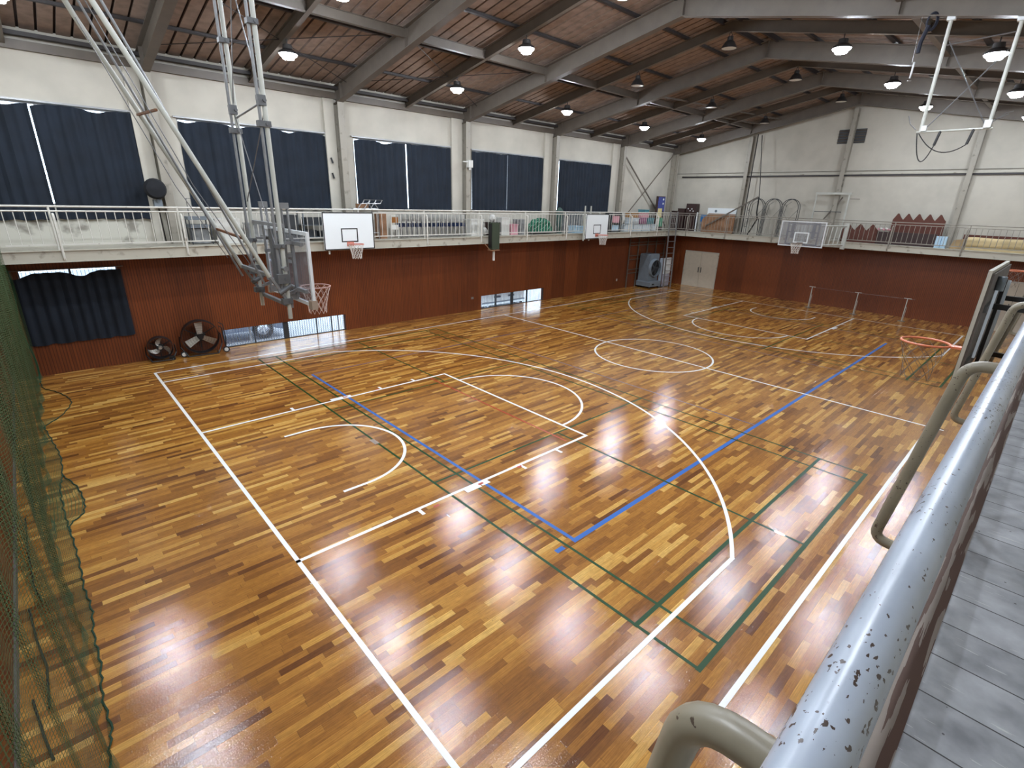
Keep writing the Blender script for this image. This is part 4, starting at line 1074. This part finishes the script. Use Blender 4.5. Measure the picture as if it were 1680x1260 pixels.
for k in range(12):
    z = .3+k*.32; dx = -.17*z/4.1
    MB().bar((24.45+dx, 7.18+.01*z, z), (25.05+dx, 7.10+.01*z, z), .04, .03).build('rung', M_ALU, e)
e = thing('panel_stack', 'tall white and grey panels leaning beside the ladder foot', 'panel', (24.8, 7.45, 0))
MB().box(24.55, 25.25, 7.36, 7.40, .72, 1.62).build('white_panel', M_BOARDW, e)
MB().box(24.55, 25.25, 7.36, 7.40, .03, .70).build('grey_panel', mat('lavender_grey_panel', (176, 176, 190), .6), e)
MB().box(24.30, 24.50, 7.42, 7.50, .02, 1.62).build('side_panel', mat('pale_blue_grey_panel', (160, 172, 184), .6), e)
MB().box(24.25, 25.3, 7.34, 7.52, 0, .03).build('base', M_GREYPD, e)

# low posts with a thin bar near the back wall
e = thing('barrier_posts', 'row of three thin white posts with T tops before the back wall', 'barrier', (25.35, -2.1, 0))
pp = [(25.25, -.22), (25.25, -2.12), (25.35, -3.93)]
for x, y in pp:
    p_ = MB().tube([(x, y, 0), (x, y, .98)], .018, 8).build('post', M_TUBE, e, True)
    MB().bar((x, y-.13, .985), (x, y+.13, .985), .04, .02).build('top_plate', M_TUBE, p_)
    MB().tube([(x+.06, y-.03, 0), (x+.05, y-.04, .62)], .008, 6).build('stay', M_TUBE, p_)
    MB().box(x-.12, x+.12, y-.12, y+.12, 0, .015).build('foot_plate', M_STEEL, p_)
MB().tube([(25.25, -.22, .965), (25.25, -2.12, .965), (25.35, -3.93, .965), (25.36, -4.2, .965)], .005, 6).build('bar', M_WIRE, e)

# dark green box on the left gallery front
e = thing('control_box', 'dark green upright box with a white tube below, on the left gallery front', 'box', (11.6, 7.2, 2.2))
MB().box(11.42, 11.78, 7.08, 7.32, 2.64, 3.62).build('casing', M_DGREEN, e)
MB().tube([(11.6, 7.2, 2.2), (11.6, 7.2, 2.64)], .045, 12).build('tube', M_SEATW, e, True)
m = MB(); m.bar((11.40, 7.2, 2.60), (11.80, 7.2, 2.60), .26, .03); m.bar((11.25, 7.36, 2.85), (11.42, 7.2, 2.60), .02, .02); m.build('bracket', M_WOODB, e)
MB().box(11.41, 11.42, 7.12, 7.30, 2.7, 3.58).build('side_edge', M_BLACK, e)
# small fittings on walls
m = MB(); m.box(10.75, 10.98, 7.99, 8.06, 5.72, 5.76); m.box(10.95, 11.15, 7.94, 8.085, 5.55, 5.80); m.lathe([(.05, 0), (.05, .08)], (11.05, 8.0, 5.47), 12)
tag(m.build('wall_speaker', M_SEATW), 'small white wall unit on the column between the middle curtains', 'speaker')
for z, i in ((5.46, 'upper'), (5.02, 'lower')):
    m = MB(); m.bar((5.80, 8.30, z+.07), (5.84, 8.28, z-.09), .05, .05)
    tag(m.build('wall_clip', M_BLACK), '%s of two small black clips on the pier right of the hoop masts' % i, 'clip', 'black clips on the pier')
tag(MB().cbox((11.5, 8.41, .54), (.12, .02, .09)).build('wall_socket', M_ALU), 'small metal socket plate left of the farther low window', 'socket')
tag(MB().cbox((21.6, 8.41, .5), (.08, .02, .12)).build('wall_socket', M_SEATW), 'small white socket plate on the brown wall left of the cooler', 'socket')
for a, b_, i in ((.05, .50, 'left'), (-.58, -.16, 'right')):
    e = thing('louvre_vent', '%s half of the dark louvred vent high on the back wall' % i, 'vent', (XB-.02, (a+b_)/2, 7.28), 'dark vents either side of the middle back column')
    m = MB(); m.box(XB-.035, XB, a, b_, 7.28, 7.86); m.build('backing', M_GREYPD, e)
    m = MB()
    for k in range(5): m.cbox((XB-.05, (a+b_)/2, 7.34+k*.115), (.05, b_-a, .02), (0, .5, 0))
    m.build('slat', M_STEEL, e)
tag(MB().tube([(XB-.36, 4.02, GZ), (XB-.36, 4.02, zr(4.02))], .025, 8).build('drain_pipe', M_BLACK, None, True), 'thin black vertical pipe beside the left back column', 'pipe')
m = MB(); m.bar((25.88, 3.36, 4.95), (25.88, 5.95, 3.42), .06, .06)
tag(m.build('diagonal_strut', M_STEEL), 'grey diagonal strut leaning over the wooden crate on the back gallery', 'strut')
m = MB(); m.tube([(25.78, 3.28, 4.95), (25.78, 3.25, 4.2), (25.85, 3.2, 3.9), (25.8, 3.45, 3.3), (25.8, 3.55, 3.12)], .035, 8); m.tube([(25.78, 3.1, 3.95), (25.8, 3.05, 3.12)], .02, 6); m.tube([(25.78, 3.28, 4.95), (25.80, 3.36, 5.6), (25.95, 3.75, 7.8)], .02, 6)
tag(m.build('tripod_stand', M_BLACK, None, True), 'black stand with bent leg in front of the metal arches', 'stand')

# ---------------------------------------------------------------- things on the left gallery
# wall fan under a black cover on the first column
e = thing('wall_fan', 'black covered wall fan on the column right of the nearest curtain', 'fan', (1.0, 8.0, 4.2))
m = MB(); m.lathe([(0.02, -.16), (.20, -.12), (.25, 0), (.20, .10), (.05, .14)], (.96, 8.0, 4.46), 20, 'y'); m.build('cover', mat('black_fabric_cover', (24, 27, 32), .9, var=.3), e, True)
m = MB(); m.tube([(.98, 8.05, 4.3), (.98, 8.12, 4.12)], .03, 8); m.box(.9, 1.08, 8.10, 8.3, 4.0, 4.2); m.build('bracket', M_GREYPL, e)
m = MB(); m.tube([(1.0, 8.28, 4.0), (1.02, 8.28, 3.14)], .015, 6); m.build('cable', M_BLKPL, e)
# grey cabinet cart
e = thing('utility_cart', 'grey steel cart with a tray top beside the first column', 'cart', (1.82, 7.95, GZ))
MB().box(1.50, 2.02, 7.70, 8.15, 3.72, 3.80).build('tray', M_GREYPL, e)
MB().box(1.52, 2.0, 7.72, 8.13, 3.52, 3.60).build('shelf', M_GREYPL, e)
MB().box(1.56, 1.98, 7.80, 8.12, 3.12, 3.50).build('cabinet', M_CLOTHG, e)
for x in (1.52, 2.0):
    for y in (7.72, 8.13): MB().bar((x, y, GZ), (x, y, 3.72), .025, .025).build('leg', M_GREYPD, e)
MB().tube([(1.62, 8.1, 3.8), (1.62, 8.1, 4.25), (2.0, 8.1, 4.25), (2.0, 8.1, 3.8)], .010, 6).build('handle', M_GREYPD, e)

def folding_chair(loc, label, group, rz=0):
    e = thing('folding_chair', label, 'chair', loc, group, rz)
    # folded chair standing upright: thickness along x, width along y
    m = MB()
    for y in (-.2, .2):
        m.tube([(-.03, y, 0), (.03, y, .78)], .011, 6); m.tube([(.05, y*.9, .0), (-.01, y*.9, .62)], .011, 6)
    m.tube([(-.03, -.2, .02), (-.03, .2, .02)], .011, 6); m.tube([(.05, -.18, .02), (.05, .18, .02)], .011, 6)
    m.build('frame', M_ALU, e, False, world=False)
    MB().box(.0, .03, -.19, .19, .52, .76).build('backrest', M_SEATW, e, False, world=False)
    MB().box(.02, .055, -.19, .19, .34, .47).build('seat', M_NAVY, e, False, world=False)
    return e
fc = None; n_ch = 14
ordn = ['first', 'second', 'third', 'fourth', 'fifth', 'sixth', 'seventh', 'eighth', 'ninth', 'tenth', 'eleventh', 'twelfth', 'thirteenth', 'last']
for k in range(n_ch):
    loc = (7.85+k*.208, 7.92, GZ+.02); lab = 'folded chair with white back and navy seat, %s from left in gallery row' % ordn[k]
    if fc is None: fc = folding_chair(loc, lab, 'folded chairs standing in a row on the left gallery')
    else: dup(fc, loc, lab)
# trolley carrying upturned chair frames behind the side backboard
e = thing('chair_trolley', 'silver chair trolley sticking up behind the nearer side backboard', 'trolley', (6.7, 7.95, GZ))
m = MB()
for x in (6.15, 7.0):
    for y in (7.75, 8.15): m.tube([(x, y, GZ), (x, y, 4.05)], .018, 6)
for z in (3.3, 4.05):
    m.tube([(6.15, 7.75, z), (7.0, 7.75, z), (7.0, 8.15, z), (6.15, 8.15, z)], .016, 6, closed=True)
m.build('frame', M_ALU, e)
m = MB()
for k in range(3):
    x = 6.3+k*.22; m = MB(); m.tube([(x, 7.72, 4.07), (x+.1, 7.72, 4.2), (x+.35, 7.72, 4.22), (x+.42, 7.72, 4.32)], .016, 6); m.tube([(x+.42, 8.1, 4.32), (x+.35, 8.1, 4.2), (x+.5, 8.1, 4.0)], .016, 6)
    m.tube([(x+.42, 7.72, 4.32), (x+.42, 8.1, 4.32)], .016, 6).build('chair_tubes', M_ALU, e)
MB().box(6.4, 6.7, 7.8, 8.1, 4.07, 4.2).build('wooden_seat', M_WOODB, e)
tag(MB().box(7.05, 7.30, 7.75, 8.1, GZ, 3.9).build('cabinet', M_WOODB), 'narrow brown cabinet just right of the nearer side backboard', 'cabinet')
e = thing('chair', 'pale chair with round brown pad leaning before the folded chair row', 'chair', (7.52, 7.62, GZ))
m = MB()
for x in (7.38, 7.66): m.tube([(x, 7.62, GZ), (x, 7.62, 3.85)], .012, 6)
m.tube([(7.38, 7.62, 3.85), (7.66, 7.62, 3.85)], .012, 6); m.box(7.38, 7.66, 7.60, 7.63, 3.4, 3.55); m.build('frame', M_SEATW, e)
MB().box(7.40, 7.64, 7.585, 7.60, 3.62, 3.80).build('pad', mat('ochre_pad', (150, 98, 46), .8), e)
# heaps of folded chairs/frames left part behind the near hoop
k0 = 0
for x, h_, mt_, lab in ((2.45, .62, M_SEATW, 'pale low box on the left gallery floor right of the grey cart'), (3.25, .5, M_CLOTHG, 'grey cloth-covered box on the gallery behind the near hoop braces'), (4.05, .72, M_GREYPD, 'dark grey box on the gallery behind the near hoop masts')):
    m = MB(); m.box(x-.30, x+.30, 7.75, 8.2, GZ, GZ+h_); m.box(x-.31, x+.31, 7.74, 8.21, GZ+h_, GZ+h_+.03)
    tag(m.build('storage_box', mt_), lab, 'box')
e = thing('metal_rack', 'grey metal rack with folded cloths left of the nearer side backboard', 'rack', (4.85, 7.95, GZ))
m = MB()
for x in (4.5, 5.35):
    for y in (7.72, 8.15): m.bar((x, y, GZ), (x, y, 3.95), .03, .03)
for z in (3.2, 3.55, 3.9): m.box(4.48, 5.37, 7.70, 8.17, z, z+.02)
m.build('frame', M_GREYPL, e)
m = MB(); m.box(4.55, 4.9, 7.76, 8.1, 3.22, 3.42); m.box(4.95, 5.3, 7.76, 8.1, 3.22, 3.38); m.box(4.6, 5.2, 7.76, 8.1, 3.57, 3.78)
m.build('folded_cloth', M_GREYPD, e)
# assorted stored items between the second and third columns
items = [(11.25, .30, .62, M_SEATW, 'white plastic crate at the left end of the clutter beside the fourth column', 'crate'),
         (12.15, .26, .50, M_DKBROWN, 'dark brown box in the clutter right of the green upright box', 'box'),
         (12.72, .22, .68, M_SEATW, 'white upright case in the clutter right of the green upright box', 'case'),
         (13.22, .20, .42, M_PINK, 'pinkish bin in the clutter left of the green net bundle', 'bin'),
         (13.66, .18, .60, M_CLOTHG, 'grey sack-covered box touching the green net bundle', 'box')]
for x, hw_, h_, mt_, lab, cat in items:
    m = MB(); m.box(x-hw_, x+hw_, 7.78, 8.15, GZ, GZ+h_-.05); m.box(x-hw_-.015, x+hw_+.015, 7.765, 8.165, GZ+h_-.05, GZ+h_)
    tag(m.build('storage_'+cat if cat != 'case' else 'upright_case', mt_), lab, cat)
for x, z, lab in ((11.73, .5, 'crumpled white bag on the gallery floor between white crate and dark box'), (12.15, .5, 'crumpled white bag on the dark brown box')):
    m = MB()
    def blob(u, v, x=x, z=z):
        a = 2*PI*u; b_ = PI*(v-.5); r_ = .13*(1+.25*math.sin(5*a+3*v)*math.cos(7*v))
        return (x+r_*math.cos(a)*math.cos(b_), 7.95+r_*math.sin(a)*math.cos(b_), GZ+(z if x > 12 else .0)+.155+.15*math.sin(b_)*1.0)
    m.grid(blob, 18, 10)
    tag(m.build('plastic_bag', M_SEATW, None, True), lab, 'bag')
# green netting bundle in a low cart
e = thing('net_cart', 'low cart heaped with green netting on the left gallery', 'cart', (14.85, 7.93, GZ))
m = MB(); m.box(14.1, 15.6, 7.62, 8.2, GZ+.05, GZ+.09)
for x in (14.1, 15.6):
    for y in (7.62, 8.2): m.bar((x, y, GZ), (x, y, GZ+.35), .03, .03)
m.build('frame', M_ALU, e)
def heap(u, v):
    a = 2*PI*u; b_ = PI/2*v; n_ = 1+.10*math.sin(9*a+4*v)+.08*math.sin(17*v+3*a)
    return (14.85+.74*math.cos(a)*math.cos(b_)**.6*min(1, n_), 7.91+.27*math.sin(a)*math.cos(b_)**.6*min(1, n_), GZ+.1+.48*math.sin(b_)*n_)
hn = MB().grid(heap, 48, 16).build('netting_heap', M_NETGREEN, e, True)
m = MB()
for k in range(9):
    a0 = k*.7
    m.tube([V(heap((a0+.03*i) % 1, .1+.09*i))+V((0, -.01, .012)) for i in range(9)], .010, 5)
m.build('loose_cord', mat('pale_green_cord', (120, 180, 150), .8), e)
# upright green bag by the column
def bag(u, v):
    a = 2*PI*u; r_ = (.17+.02*math.sin(3*a+6*v))*(1 if v < .85 else max(.05, math.cos((v-.85)/.15*PI/2)))
    return (16.12+r_*math.cos(a), 7.95+r_*.8*math.sin(a), GZ+1.12*v)
tag(MB().grid(bag, 20, 16).build('tall_bag', M_BAGGREEN, None, True), 'tall dark green cloth bag standing right of the green netting', 'bag')
m = MB(); m.box(16.95, 17.55, 7.7, 8.1, GZ, GZ+.26); m.box(16.93, 17.57, 7.68, 8.12, GZ+.26, GZ+.31)
tag(m.build('plastic_box', M_LBLUE), 'light blue lidded plastic box left of the farther side backboard', 'box')
# grey slatted boards leaning behind
e = thing('slat_rack', 'grey rack of upright slats between the green bag and the farther side backboard', 'rack', (17.3, 8.25, GZ))
m = MB()
for k in range(12): m.box(16.5+k*.14, 16.56+k*.14, 8.2, 8.26, GZ, GZ+.85)
m.box(16.45, 18.15, 8.26, 8.29, GZ+.7, GZ+.78); m.build('slat', M_CLOTHG, e)
# shelf with pink and blue boxes
e = thing('shelf_unit', 'dark shelf with pink and blue bags right of the farther side backboard', 'shelf', (20.1, 7.95, GZ))
m = MB()
for x in (19.75, 20.5):
    m.box(x-.015, x+.015, 7.7, 8.15, GZ, 4.0)
for z in (GZ+.02, 3.5, 3.95): m.box(19.75, 20.5, 7.7, 8.15, z, z+.03)
m.build('frame', M_GREYPD, e)
MB().box(19.85, 20.4, 7.75, 8.1, 3.53, 3.85).build('pink_bag', M_PINK, e); MB().box(19.85, 20.4, 7.75, 8.1, 3.15, 3.42).build('blue_bag', M_LBLUE, e)
# storage boxes in the last bay
bxs = [(21.25, .36, 0, .34, M_TRANSL, 'milky box, bottom row, first from the left'), (22.05, .36, 0, .34, M_TRANSL, 'milky box, bottom row, second from the left'), (22.85, .36, 0, .34, M_TRANSL, 'milky box, bottom row, third from the left'), (23.55, .28, 0, .34, M_TRANSL, 'milky box, bottom row, far right'),
       (21.75, .34, .36, .30, M_TRANSL, 'milky box on the second layer, left'), (22.5, .34, .36, .30, M_MAUVE, 'mauve box on the second layer, middle'), (23.22, .32, .36, .30, M_TEAL, 'teal box on the second layer, right'),
       (21.7, .30, .68, .24, M_OCHRE, 'ochre carton on the top layer, left'), (22.6, .34, .68, .24, M_PINK, 'pink box on the top layer, right'), (22.75, .2, .94, .14, M_TEAL, 'small teal box topmost of the stack')]
for x, hw_, z, h_, mt_, lab in bxs:
    m = MB(); m.box(x-hw_, x+hw_, 7.72, 8.14, GZ+z+.001, GZ+z+h_-.04); m.box(x-hw_-.015, x+hw_+.015, 7.705, 8.155, GZ+z+h_-.04, GZ+z+h_)
    tag(m.build('storage_box', mt_), lab+', in the corner stack of storage boxes', 'box', 'storage boxes stacked near the far corner')
def bag2(u, v):
    a = 2*PI*u; b_ = PI*(v-.5); r_ = 1+.12*math.sin(5*a+3*v)
    return (20.85+.10*math.cos(a)*math.cos(b_)*r_, 7.9+.12*math.sin(a)*math.cos(b_), GZ+.62+.24*math.sin(b_)*r_)
tag(MB().grid(bag2, 18, 10).build('white_sack', M_SEATW, None, True), 'white sack propped at the left of the corner storage boxes', 'sack')
# tall poster board
e = thing('poster_board', 'tall board covered with blue, yellow and green notices near the corner', 'board', (24.35, 7.95, GZ))
MB().box(23.95, 24.75, 7.94, 8.0, GZ, 4.88).build('panel', M_DKBROWN, e)
MB().box(24.08, 24.72, 7.925, 7.94, 4.1, 4.84).build('blue_sheet', M_BLUEP, e); MB().box(24.10, 24.50, 7.91, 7.925, 3.78, 4.25).build('yellow_sheet', M_YEL, e)
MB().box(24.15, 24.72, 7.925, 7.94, 3.3, 3.75).build('green_sheet', M_GRNP, e); MB().box(24.08, 24.28, 7.905, 7.925, 3.38, 3.72).build('white_sheet', M_SEATW, e)
for zq in (4.72, 4.5): MB().lathe([(.055, 0), (.055, .01)], (24.55, 7.915, zq), 14, 'y').build('white_shape', M_BOARDW, e)

# ---------------------------------------------------------------- things on the back gallery
def cab(label, y0, y1, z0, z1, m_, x0=26.0, x1=26.35, nm='speaker_cabinet', cat='cabinet', grp=None):
    mb = MB(); mb.box(x0, x1, y0, y1, z0, z1-.03); mb.box(x0-.012, x1, y0-.012, y1+.012, z1-.03, z1)
    mb.box(x0-.008, x0, y0+.04, y1-.04, z0+.06, z1-.1)
    return tag(mb.build(nm, m_), label, cat, grp)
cab('low dark brown cabinet, leftmost of the three by the corner ladder', 7.85, 8.30, GZ, 4.14, M_DKBROWN)
cab('mid-height dark brown cabinet, middle of the three by the corner ladder', 7.38, 7.80, GZ, 4.28, M_DKBROWN)
e = thing('speaker_cabinet', 'tallest dark brown cabinet with small white knobs by the corner ladder', 'cabinet', (26.1, 7.05, GZ))
MB().box(26.0, 26.35, 6.70, 7.30, GZ, 4.55).build('casing', M_DKBROWN, e)
for y, z in ((7.16, 4.28), (7.03, 4.18), (6.93, 4.27), (6.84, 4.16)): MB().lathe([(.03, -.02), (.03, 0)], (25.985, y, z), 10, 'x').build('knob', M_BOARDW, e)
tag(MB().box(26.0, 26.06, 6.56, 6.62, GZ, 4.1).build('white_batten', M_BOARDW), 'thin upright white batten right of the dark cabinets', 'batten')
e = thing('display_board', 'white and blue board standing against the back wall behind the crate', 'board', (26.4, 5.4, GZ))
MB().box(26.40, 26.44, 4.58, 6.20, 3.98, 4.36).build('white_part', M_BOARDW, e); MB().box(26.38, 26.42, 4.62, 6.55, 3.62, 3.98).build('blue_part', M_BLUEB, e)
MB().box(26.38, 26.42, 4.62, 6.55, GZ, 3.62).build('lower_part', M_CLOTHG, e); MB().lathe([(.07, 0), (.07, .006)], (26.39, 5.72, 4.2), 16, 'x').build('round_mark', M_GREYPL, e)
m = MB(); m.prism([(4.42, GZ), (6.22, GZ), (6.22, 3.75), (5.9, 4.05), (4.42, 4.08)], 25.95, 26.02, 'yz'); m.box(25.93, 25.95, 4.42, 5.9, 4.02, 4.08); m.box(25.93, 25.95, 4.42, 4.48, GZ, 4.02)
tag(m.build('wooden_panel', M_WOODB), 'large worn brown wooden panel under the diagonal strut on the back gallery', 'panel')
# garden arches
def arch_(label, yc, w_):
    e = thing('metal_arch', label, 'arch', (26.0, yc, GZ), 'dark metal garden arches on the back gallery')
    for dx, nm in ((0, 'front_hoop'), (.25, 'rear_hoop')):
        pts = [(26.0+dx, yc+w_, GZ)]+[(26.0+dx, yc+w_*math.cos(t), 4.45+w_*1.1*math.sin(t)) for t in [PI*i/14 for i in range(15)]]+[(26.0+dx, yc-w_, GZ)]
        MB().tube(pts, .016, 6).build(nm, M_GREYPD, e, True)
    m = MB()
    for z in (3.5, 3.9, 4.3):
        for s in (-1, 1): m.tube([(26.0, yc+s*w_, z), (26.25, yc+s*w_, z)], .009, 5)
    m.tube([(26.0, yc+w_, 4.4), (26.0, yc, 3.9), (26.0, yc-w_, 4.4)], .008, 5); m.tube([(26.12, yc+w_*.9, 3.5), (26.12, yc+w_*.5, 4.6), (26.12, yc, 4.75)], .008, 5)
    m.build('cross_wire', M_GREYPD, e, True)
arch_('dark metal arch, leftmost of the three beside the back column', 3.46, .39)
arch_('dark metal arch, middle of the three on the back gallery', 2.63, .39)
arch_('dark metal arch, rightmost of the three, left of the far backboard', 1.80, .39)
# white lifting frame above the far hoop
e = thing('goal_frame', 'pale rectangular tube frame standing on the back gallery behind the far backboard', 'frame', (26.2, .05, GZ))
m = MB(); m.bar((26.1, .74, GZ), (26.1, .74, 5.18), .05, .05); m.bar((26.1, -.62, GZ), (26.1, -.62, 5.18), .06, .05); m.bar((26.1, .78, 5.16), (26.1, -.70, 5.16), .09, .09)
m.build('tube', M_TUBE, e); MB().bar((26.04, .68, 4.36), (26.04, -.45, 4.36), .03, .03).build('crossbar', M_GREYPD, e)
m = MB(); m.bar((26.3, .3, 4.0), (26.3, -.3, 5.0), .05, .05); m.bar((26.12, -.66, 4.93), (26.12, -1.05, 4.93), .025, .025); m.build('strut', M_STEEL, e)
# zig-zag stage props
def zig(label, pts, x):
    mb = MB().prism(pts, x, x+.04, 'yz')
    mb.box(x+.04, x+.3, pts[0][0] if pts[0][0] < pts[1][0] else pts[1][0], (pts[0][0] if pts[0][0] < pts[1][0] else pts[1][0])+.03, GZ, GZ+.3)
    return tag(mb.build('zigzag_cutout', M_BROWN), label, 'stage prop')
def wavetop(y0, y1, zlo, zhi, n, base=GZ, sharp=2.0):
    pts = [(y0, base), (y1, base)]; N = n*8
    for i in range(N+1):
        u = i/N; ph = ((u*n) % 1)**1.25
        t = 1-abs(ph-.5)*2 if i not in (0, N) else 0
        pts.append((y1+(y0-y1)*u, zlo+(zhi-zlo)*max(0, t)))
    return pts
zig('lower dark brown zig-zag cut-out right of the far backboard', wavetop(-.70, -2.12, 3.62, 3.92, 3)[::1], 25.95)
zig('taller reddish brown zig-zag cut-out like mountain peaks on the back gallery', wavetop(-2.48, -4.30, 4.13, 4.42, 5), 26.12)
tag(MB().box(25.85, 25.90, -4.2, -2.1, GZ, 3.62).build('brown_board', M_DKBROWN), 'long dark brown board in front of the taller zig-zag cut-out', 'board')
e = thing('tissue_flowers', 'small bunch of pink and white paper between the two zig-zag cut-outs', 'decoration', (25.9, -2.2, 3.62))
for k in range(5): MB().lathe([(.0, -.05), (.06, -.03), (.07, .03), (0, .05)], (25.9, -2.12-.09*k, 3.70+.02*(k % 2)), 10, 'z', (random.random(), random.random(), 0)).build('paper_bloom', [M_PINK, M_SEATW][k % 2], e, True)
e = thing('carton', 'light blue carton at the foot of the taller zig-zag cut-out', 'carton', (25.75, -4.4, GZ))
MB().box(25.62, 25.80, -4.58, -4.22, GZ, 3.56).build('box_body', M_LBLUE, e); MB().box(25.617, 25.621, -4.41, -4.395, GZ+.02, 3.55).build('seam', M_BLUEB, e)
m = MB(); m.prism([(-5.12, GZ), (-4.68, GZ), (-4.78, 3.44), (-5.12, 3.50)], 25.85, 26.25, 'yz')
tag(m.build('cardboard_box', M_CARD), 'brown cardboard box left of the long pale rolls on the back gallery', 'box')
m = MB()
def roll(u, v, y0=-5.15, y1=-7.9, zc=3.36, rr_=.24):
    a = 2*PI*u; return (26.05+rr_*math.cos(a), y0+(y1-y0)*v, zc+rr_*math.sin(a)*(.9 if math.sin(a) > 0 else 1)+(.012*math.sin(14*v)))
m.grid(roll, 22, 24); m.box(25.85, 26.25, -7.9, -5.15, GZ+.0, GZ+.03)
tag(m.build('paper_roll', M_CARDP, None, True), 'long pale card roll lying on the back gallery at the right', 'roll')
tag(MB().box(25.72, 25.79, -7.9, -5.15, GZ, 3.22).build('flat_cartons', M_CARDP), 'flat pale cartons lying in front of the long card roll', 'carton')
tag(MB().box(26.32, 26.36, -7.9, -4.98, GZ, 3.66).build('brown_sheet', M_BROWN), 'dark brown sheet behind the long card roll', 'sheet')

# ---------------------------------------------------------------- green curtain net at the near end
def interp(tr, y):
    for (x0, y0), (x1, y1) in zip(tr, tr[1:]):
        if y1 <= y <= y0: return x0+(x1-x0)*((y0-y)/(y0-y1+1e-9))
    return tr[-1][0] if y < tr[-1][1] else tr[0][0]
band = [(-2.21, 8.3), (-2.25, 5.43), (-2.3, 2.79), (-2.32, .55), (-2.27, -.65), (-2.23, -1.48), (-2.19, -2.08), (-2.12, -2.73), (-2.11, -3.4), (-2.13, -3.92), (-2.15, -7.2)]
def netf(u, v):
    y = 8.30-15.0*u; k = u*15.0
    fold = .045*math.sin(k*7.3)+.03*math.sin(k*3.1+1)+.02*math.sin(k*17)
    xt = -2.20+fold; xb = interp(band, y)+fold*.7
    z = (2.75 if y > 7.22 else 4.6)*(1-v)+.01
    w_ = v**3
    return (xt*(1-w_)+xb*w_, y+.02*math.sin(z*3+k), z)
ne = thing('curtain_net', 'green curtain net hanging across the near end at the left edge', 'net', (-2.2, 1.0, 0))
MB().grid(netf, 420, 18, lambda u, v: (u*15.0*1.15, v*4.6)).build('netting', M_NET, ne, True)
# denser selvedge along the wall edge and the bottom
MB().grid(lambda u, v: (-2.20+.05*math.sin(v*9)+.02*math.sin(u*20), 8.32-.30*u, 2.75*(1-v)+.01), 8, 20, lambda u, v: (u*.3, v*4.6)).build('selvedge', M_NETD, ne, True)
MB().grid(lambda u, v: (netf(u, .97)[0]+.012+.02*v, netf(u, .97)[1], .16*(1-v)+.012), 220, 3, lambda u, v: (u*15, v*.16)).build('bottom_hem', M_NETD, ne, True)
rope1 = [(-2.18, 7.98), (-2.14, 7.3), (-1.96, 6.9), (-1.78, 6.32), (-1.74, 5.78), (-1.94, 5.09), (-2.2, 4.65), (-2.2, 4.43), (-2.12, 3.61), (-2.06, 2.89), (-2.08, 2.08), (-2.13, 1.64), (-2.13, 1.0), (-2.11, .37), (-2.10, .1)]
rope2 = [(-2.08, 2.08), (-1.94, 1.55), (-1.89, .98), (-1.93, .56), (-2.09, .32), (-2.08, -.18), (-2.06, -.82), (-2.06, -1.31), (-2.03, -1.75), (-2.05, -2.21), (-2.04, -2.69), (-2.07, -3.12), (-2.05, -3.57), (-2.1, -3.95), (-2.08, -5.0), (-2.1, -6.5)]
for i, rp in enumerate((rope1, rope2)):
    pts = []
    for k in range(len(rp)-1):
        p0, p1, p2, p3 = [V((*rp[max(0, min(len(rp)-1, k+d_))], .012)) for d_ in (-1, 0, 1, 2)]
        for q in range(6):
            t_ = q/6; c_ = .5*((2*p1)+(p2-p0)*t_+(2*p0-5*p1+4*p2-p3)*t_*t_+(3*p1-p0-3*p2+p3)*t_**3)
            pts.append((c_.x+.012*math.sin(7*k+2.3*q), c_.y, .012))
    MB().tube(pts, .009, 6).build('border_rope', M_GROPE, ne, True)
# slack netting lying on the floor between the hem and the ropes
def slack(tr, y0, y1, n=90):
    def f(u, v):
        y = y0+(y1-y0)*u; xa = interp(band, y)+.04; xb = max(interp(tr, y), xa+.01)
        return (xa+(xb-xa)*v, y, .012+.03*abs(math.sin(y*9+v*5))*math.sin(PI*v))
    return MB().grid(f, n, 6, lambda u, v: (u*abs(y1-y0), v*.3))
slack(rope2, 1.9, -6.6).build('slack_netting', M_NET, ne, True)
slack(rope1, 5.0, .2).build('slack_netting', M_NET, ne, True)
for s_ in ([(-2.53, 3.49), (-2.45, 1.21)], [(-2.53, 2.7), (-2.44, .81)], [(-2.54, .91), (-2.53, .03), (-2.49, -.9), (-2.43, -1.27)], [(-2.54, -1.33), (-2.49, -1.94), (-2.43, -2.4), (-2.43, -2.98)], [(-2.54, -2.78), (-2.48, -3.26), (-2.43, -3.58)]):
    MB().tube([(x, y, .02) for x, y in s_], .010, 6).build('weight_cord', M_BLACK, ne, True)

# ---------------------------------------------------------------- camera, light, render look
cam = bpy.data.cameras.new('camera'); co = bpy.data.objects.new('camera', cam); COL.objects.link(co)
co.location = (-1.6753, -8.1308, 4.4448); co.rotation_euler = (1.2209, -.0284, -.7462)
cam.sensor_width = 36; cam.sensor_fit = 'HORIZONTAL'; cam.lens = 826.226/1680*36; cam.clip_start = .05; cam.clip_end = 200
S.camera = co
wd = bpy.data.worlds.new('sky'); S.world = wd; wd.use_nodes = True
bg = wd.node_tree.nodes['Background']; bg.inputs['Color'].default_value = (.78, .88, 1.0, 1); bg.inputs['Strength'].default_value = 5.5
S.view_settings.view_transform = 'Standard'; S.view_settings.look = 'None'; S.view_settings.exposure = 0.0; S.view_settings.gamma = 1
S.view_settings.use_curve_mapping = False
S.cycles.use_denoising = True
S.cycles.max_bounces = 7; S.cycles.transparent_max_bounces = 24; S.cycles.sample_clamp_indirect = 6
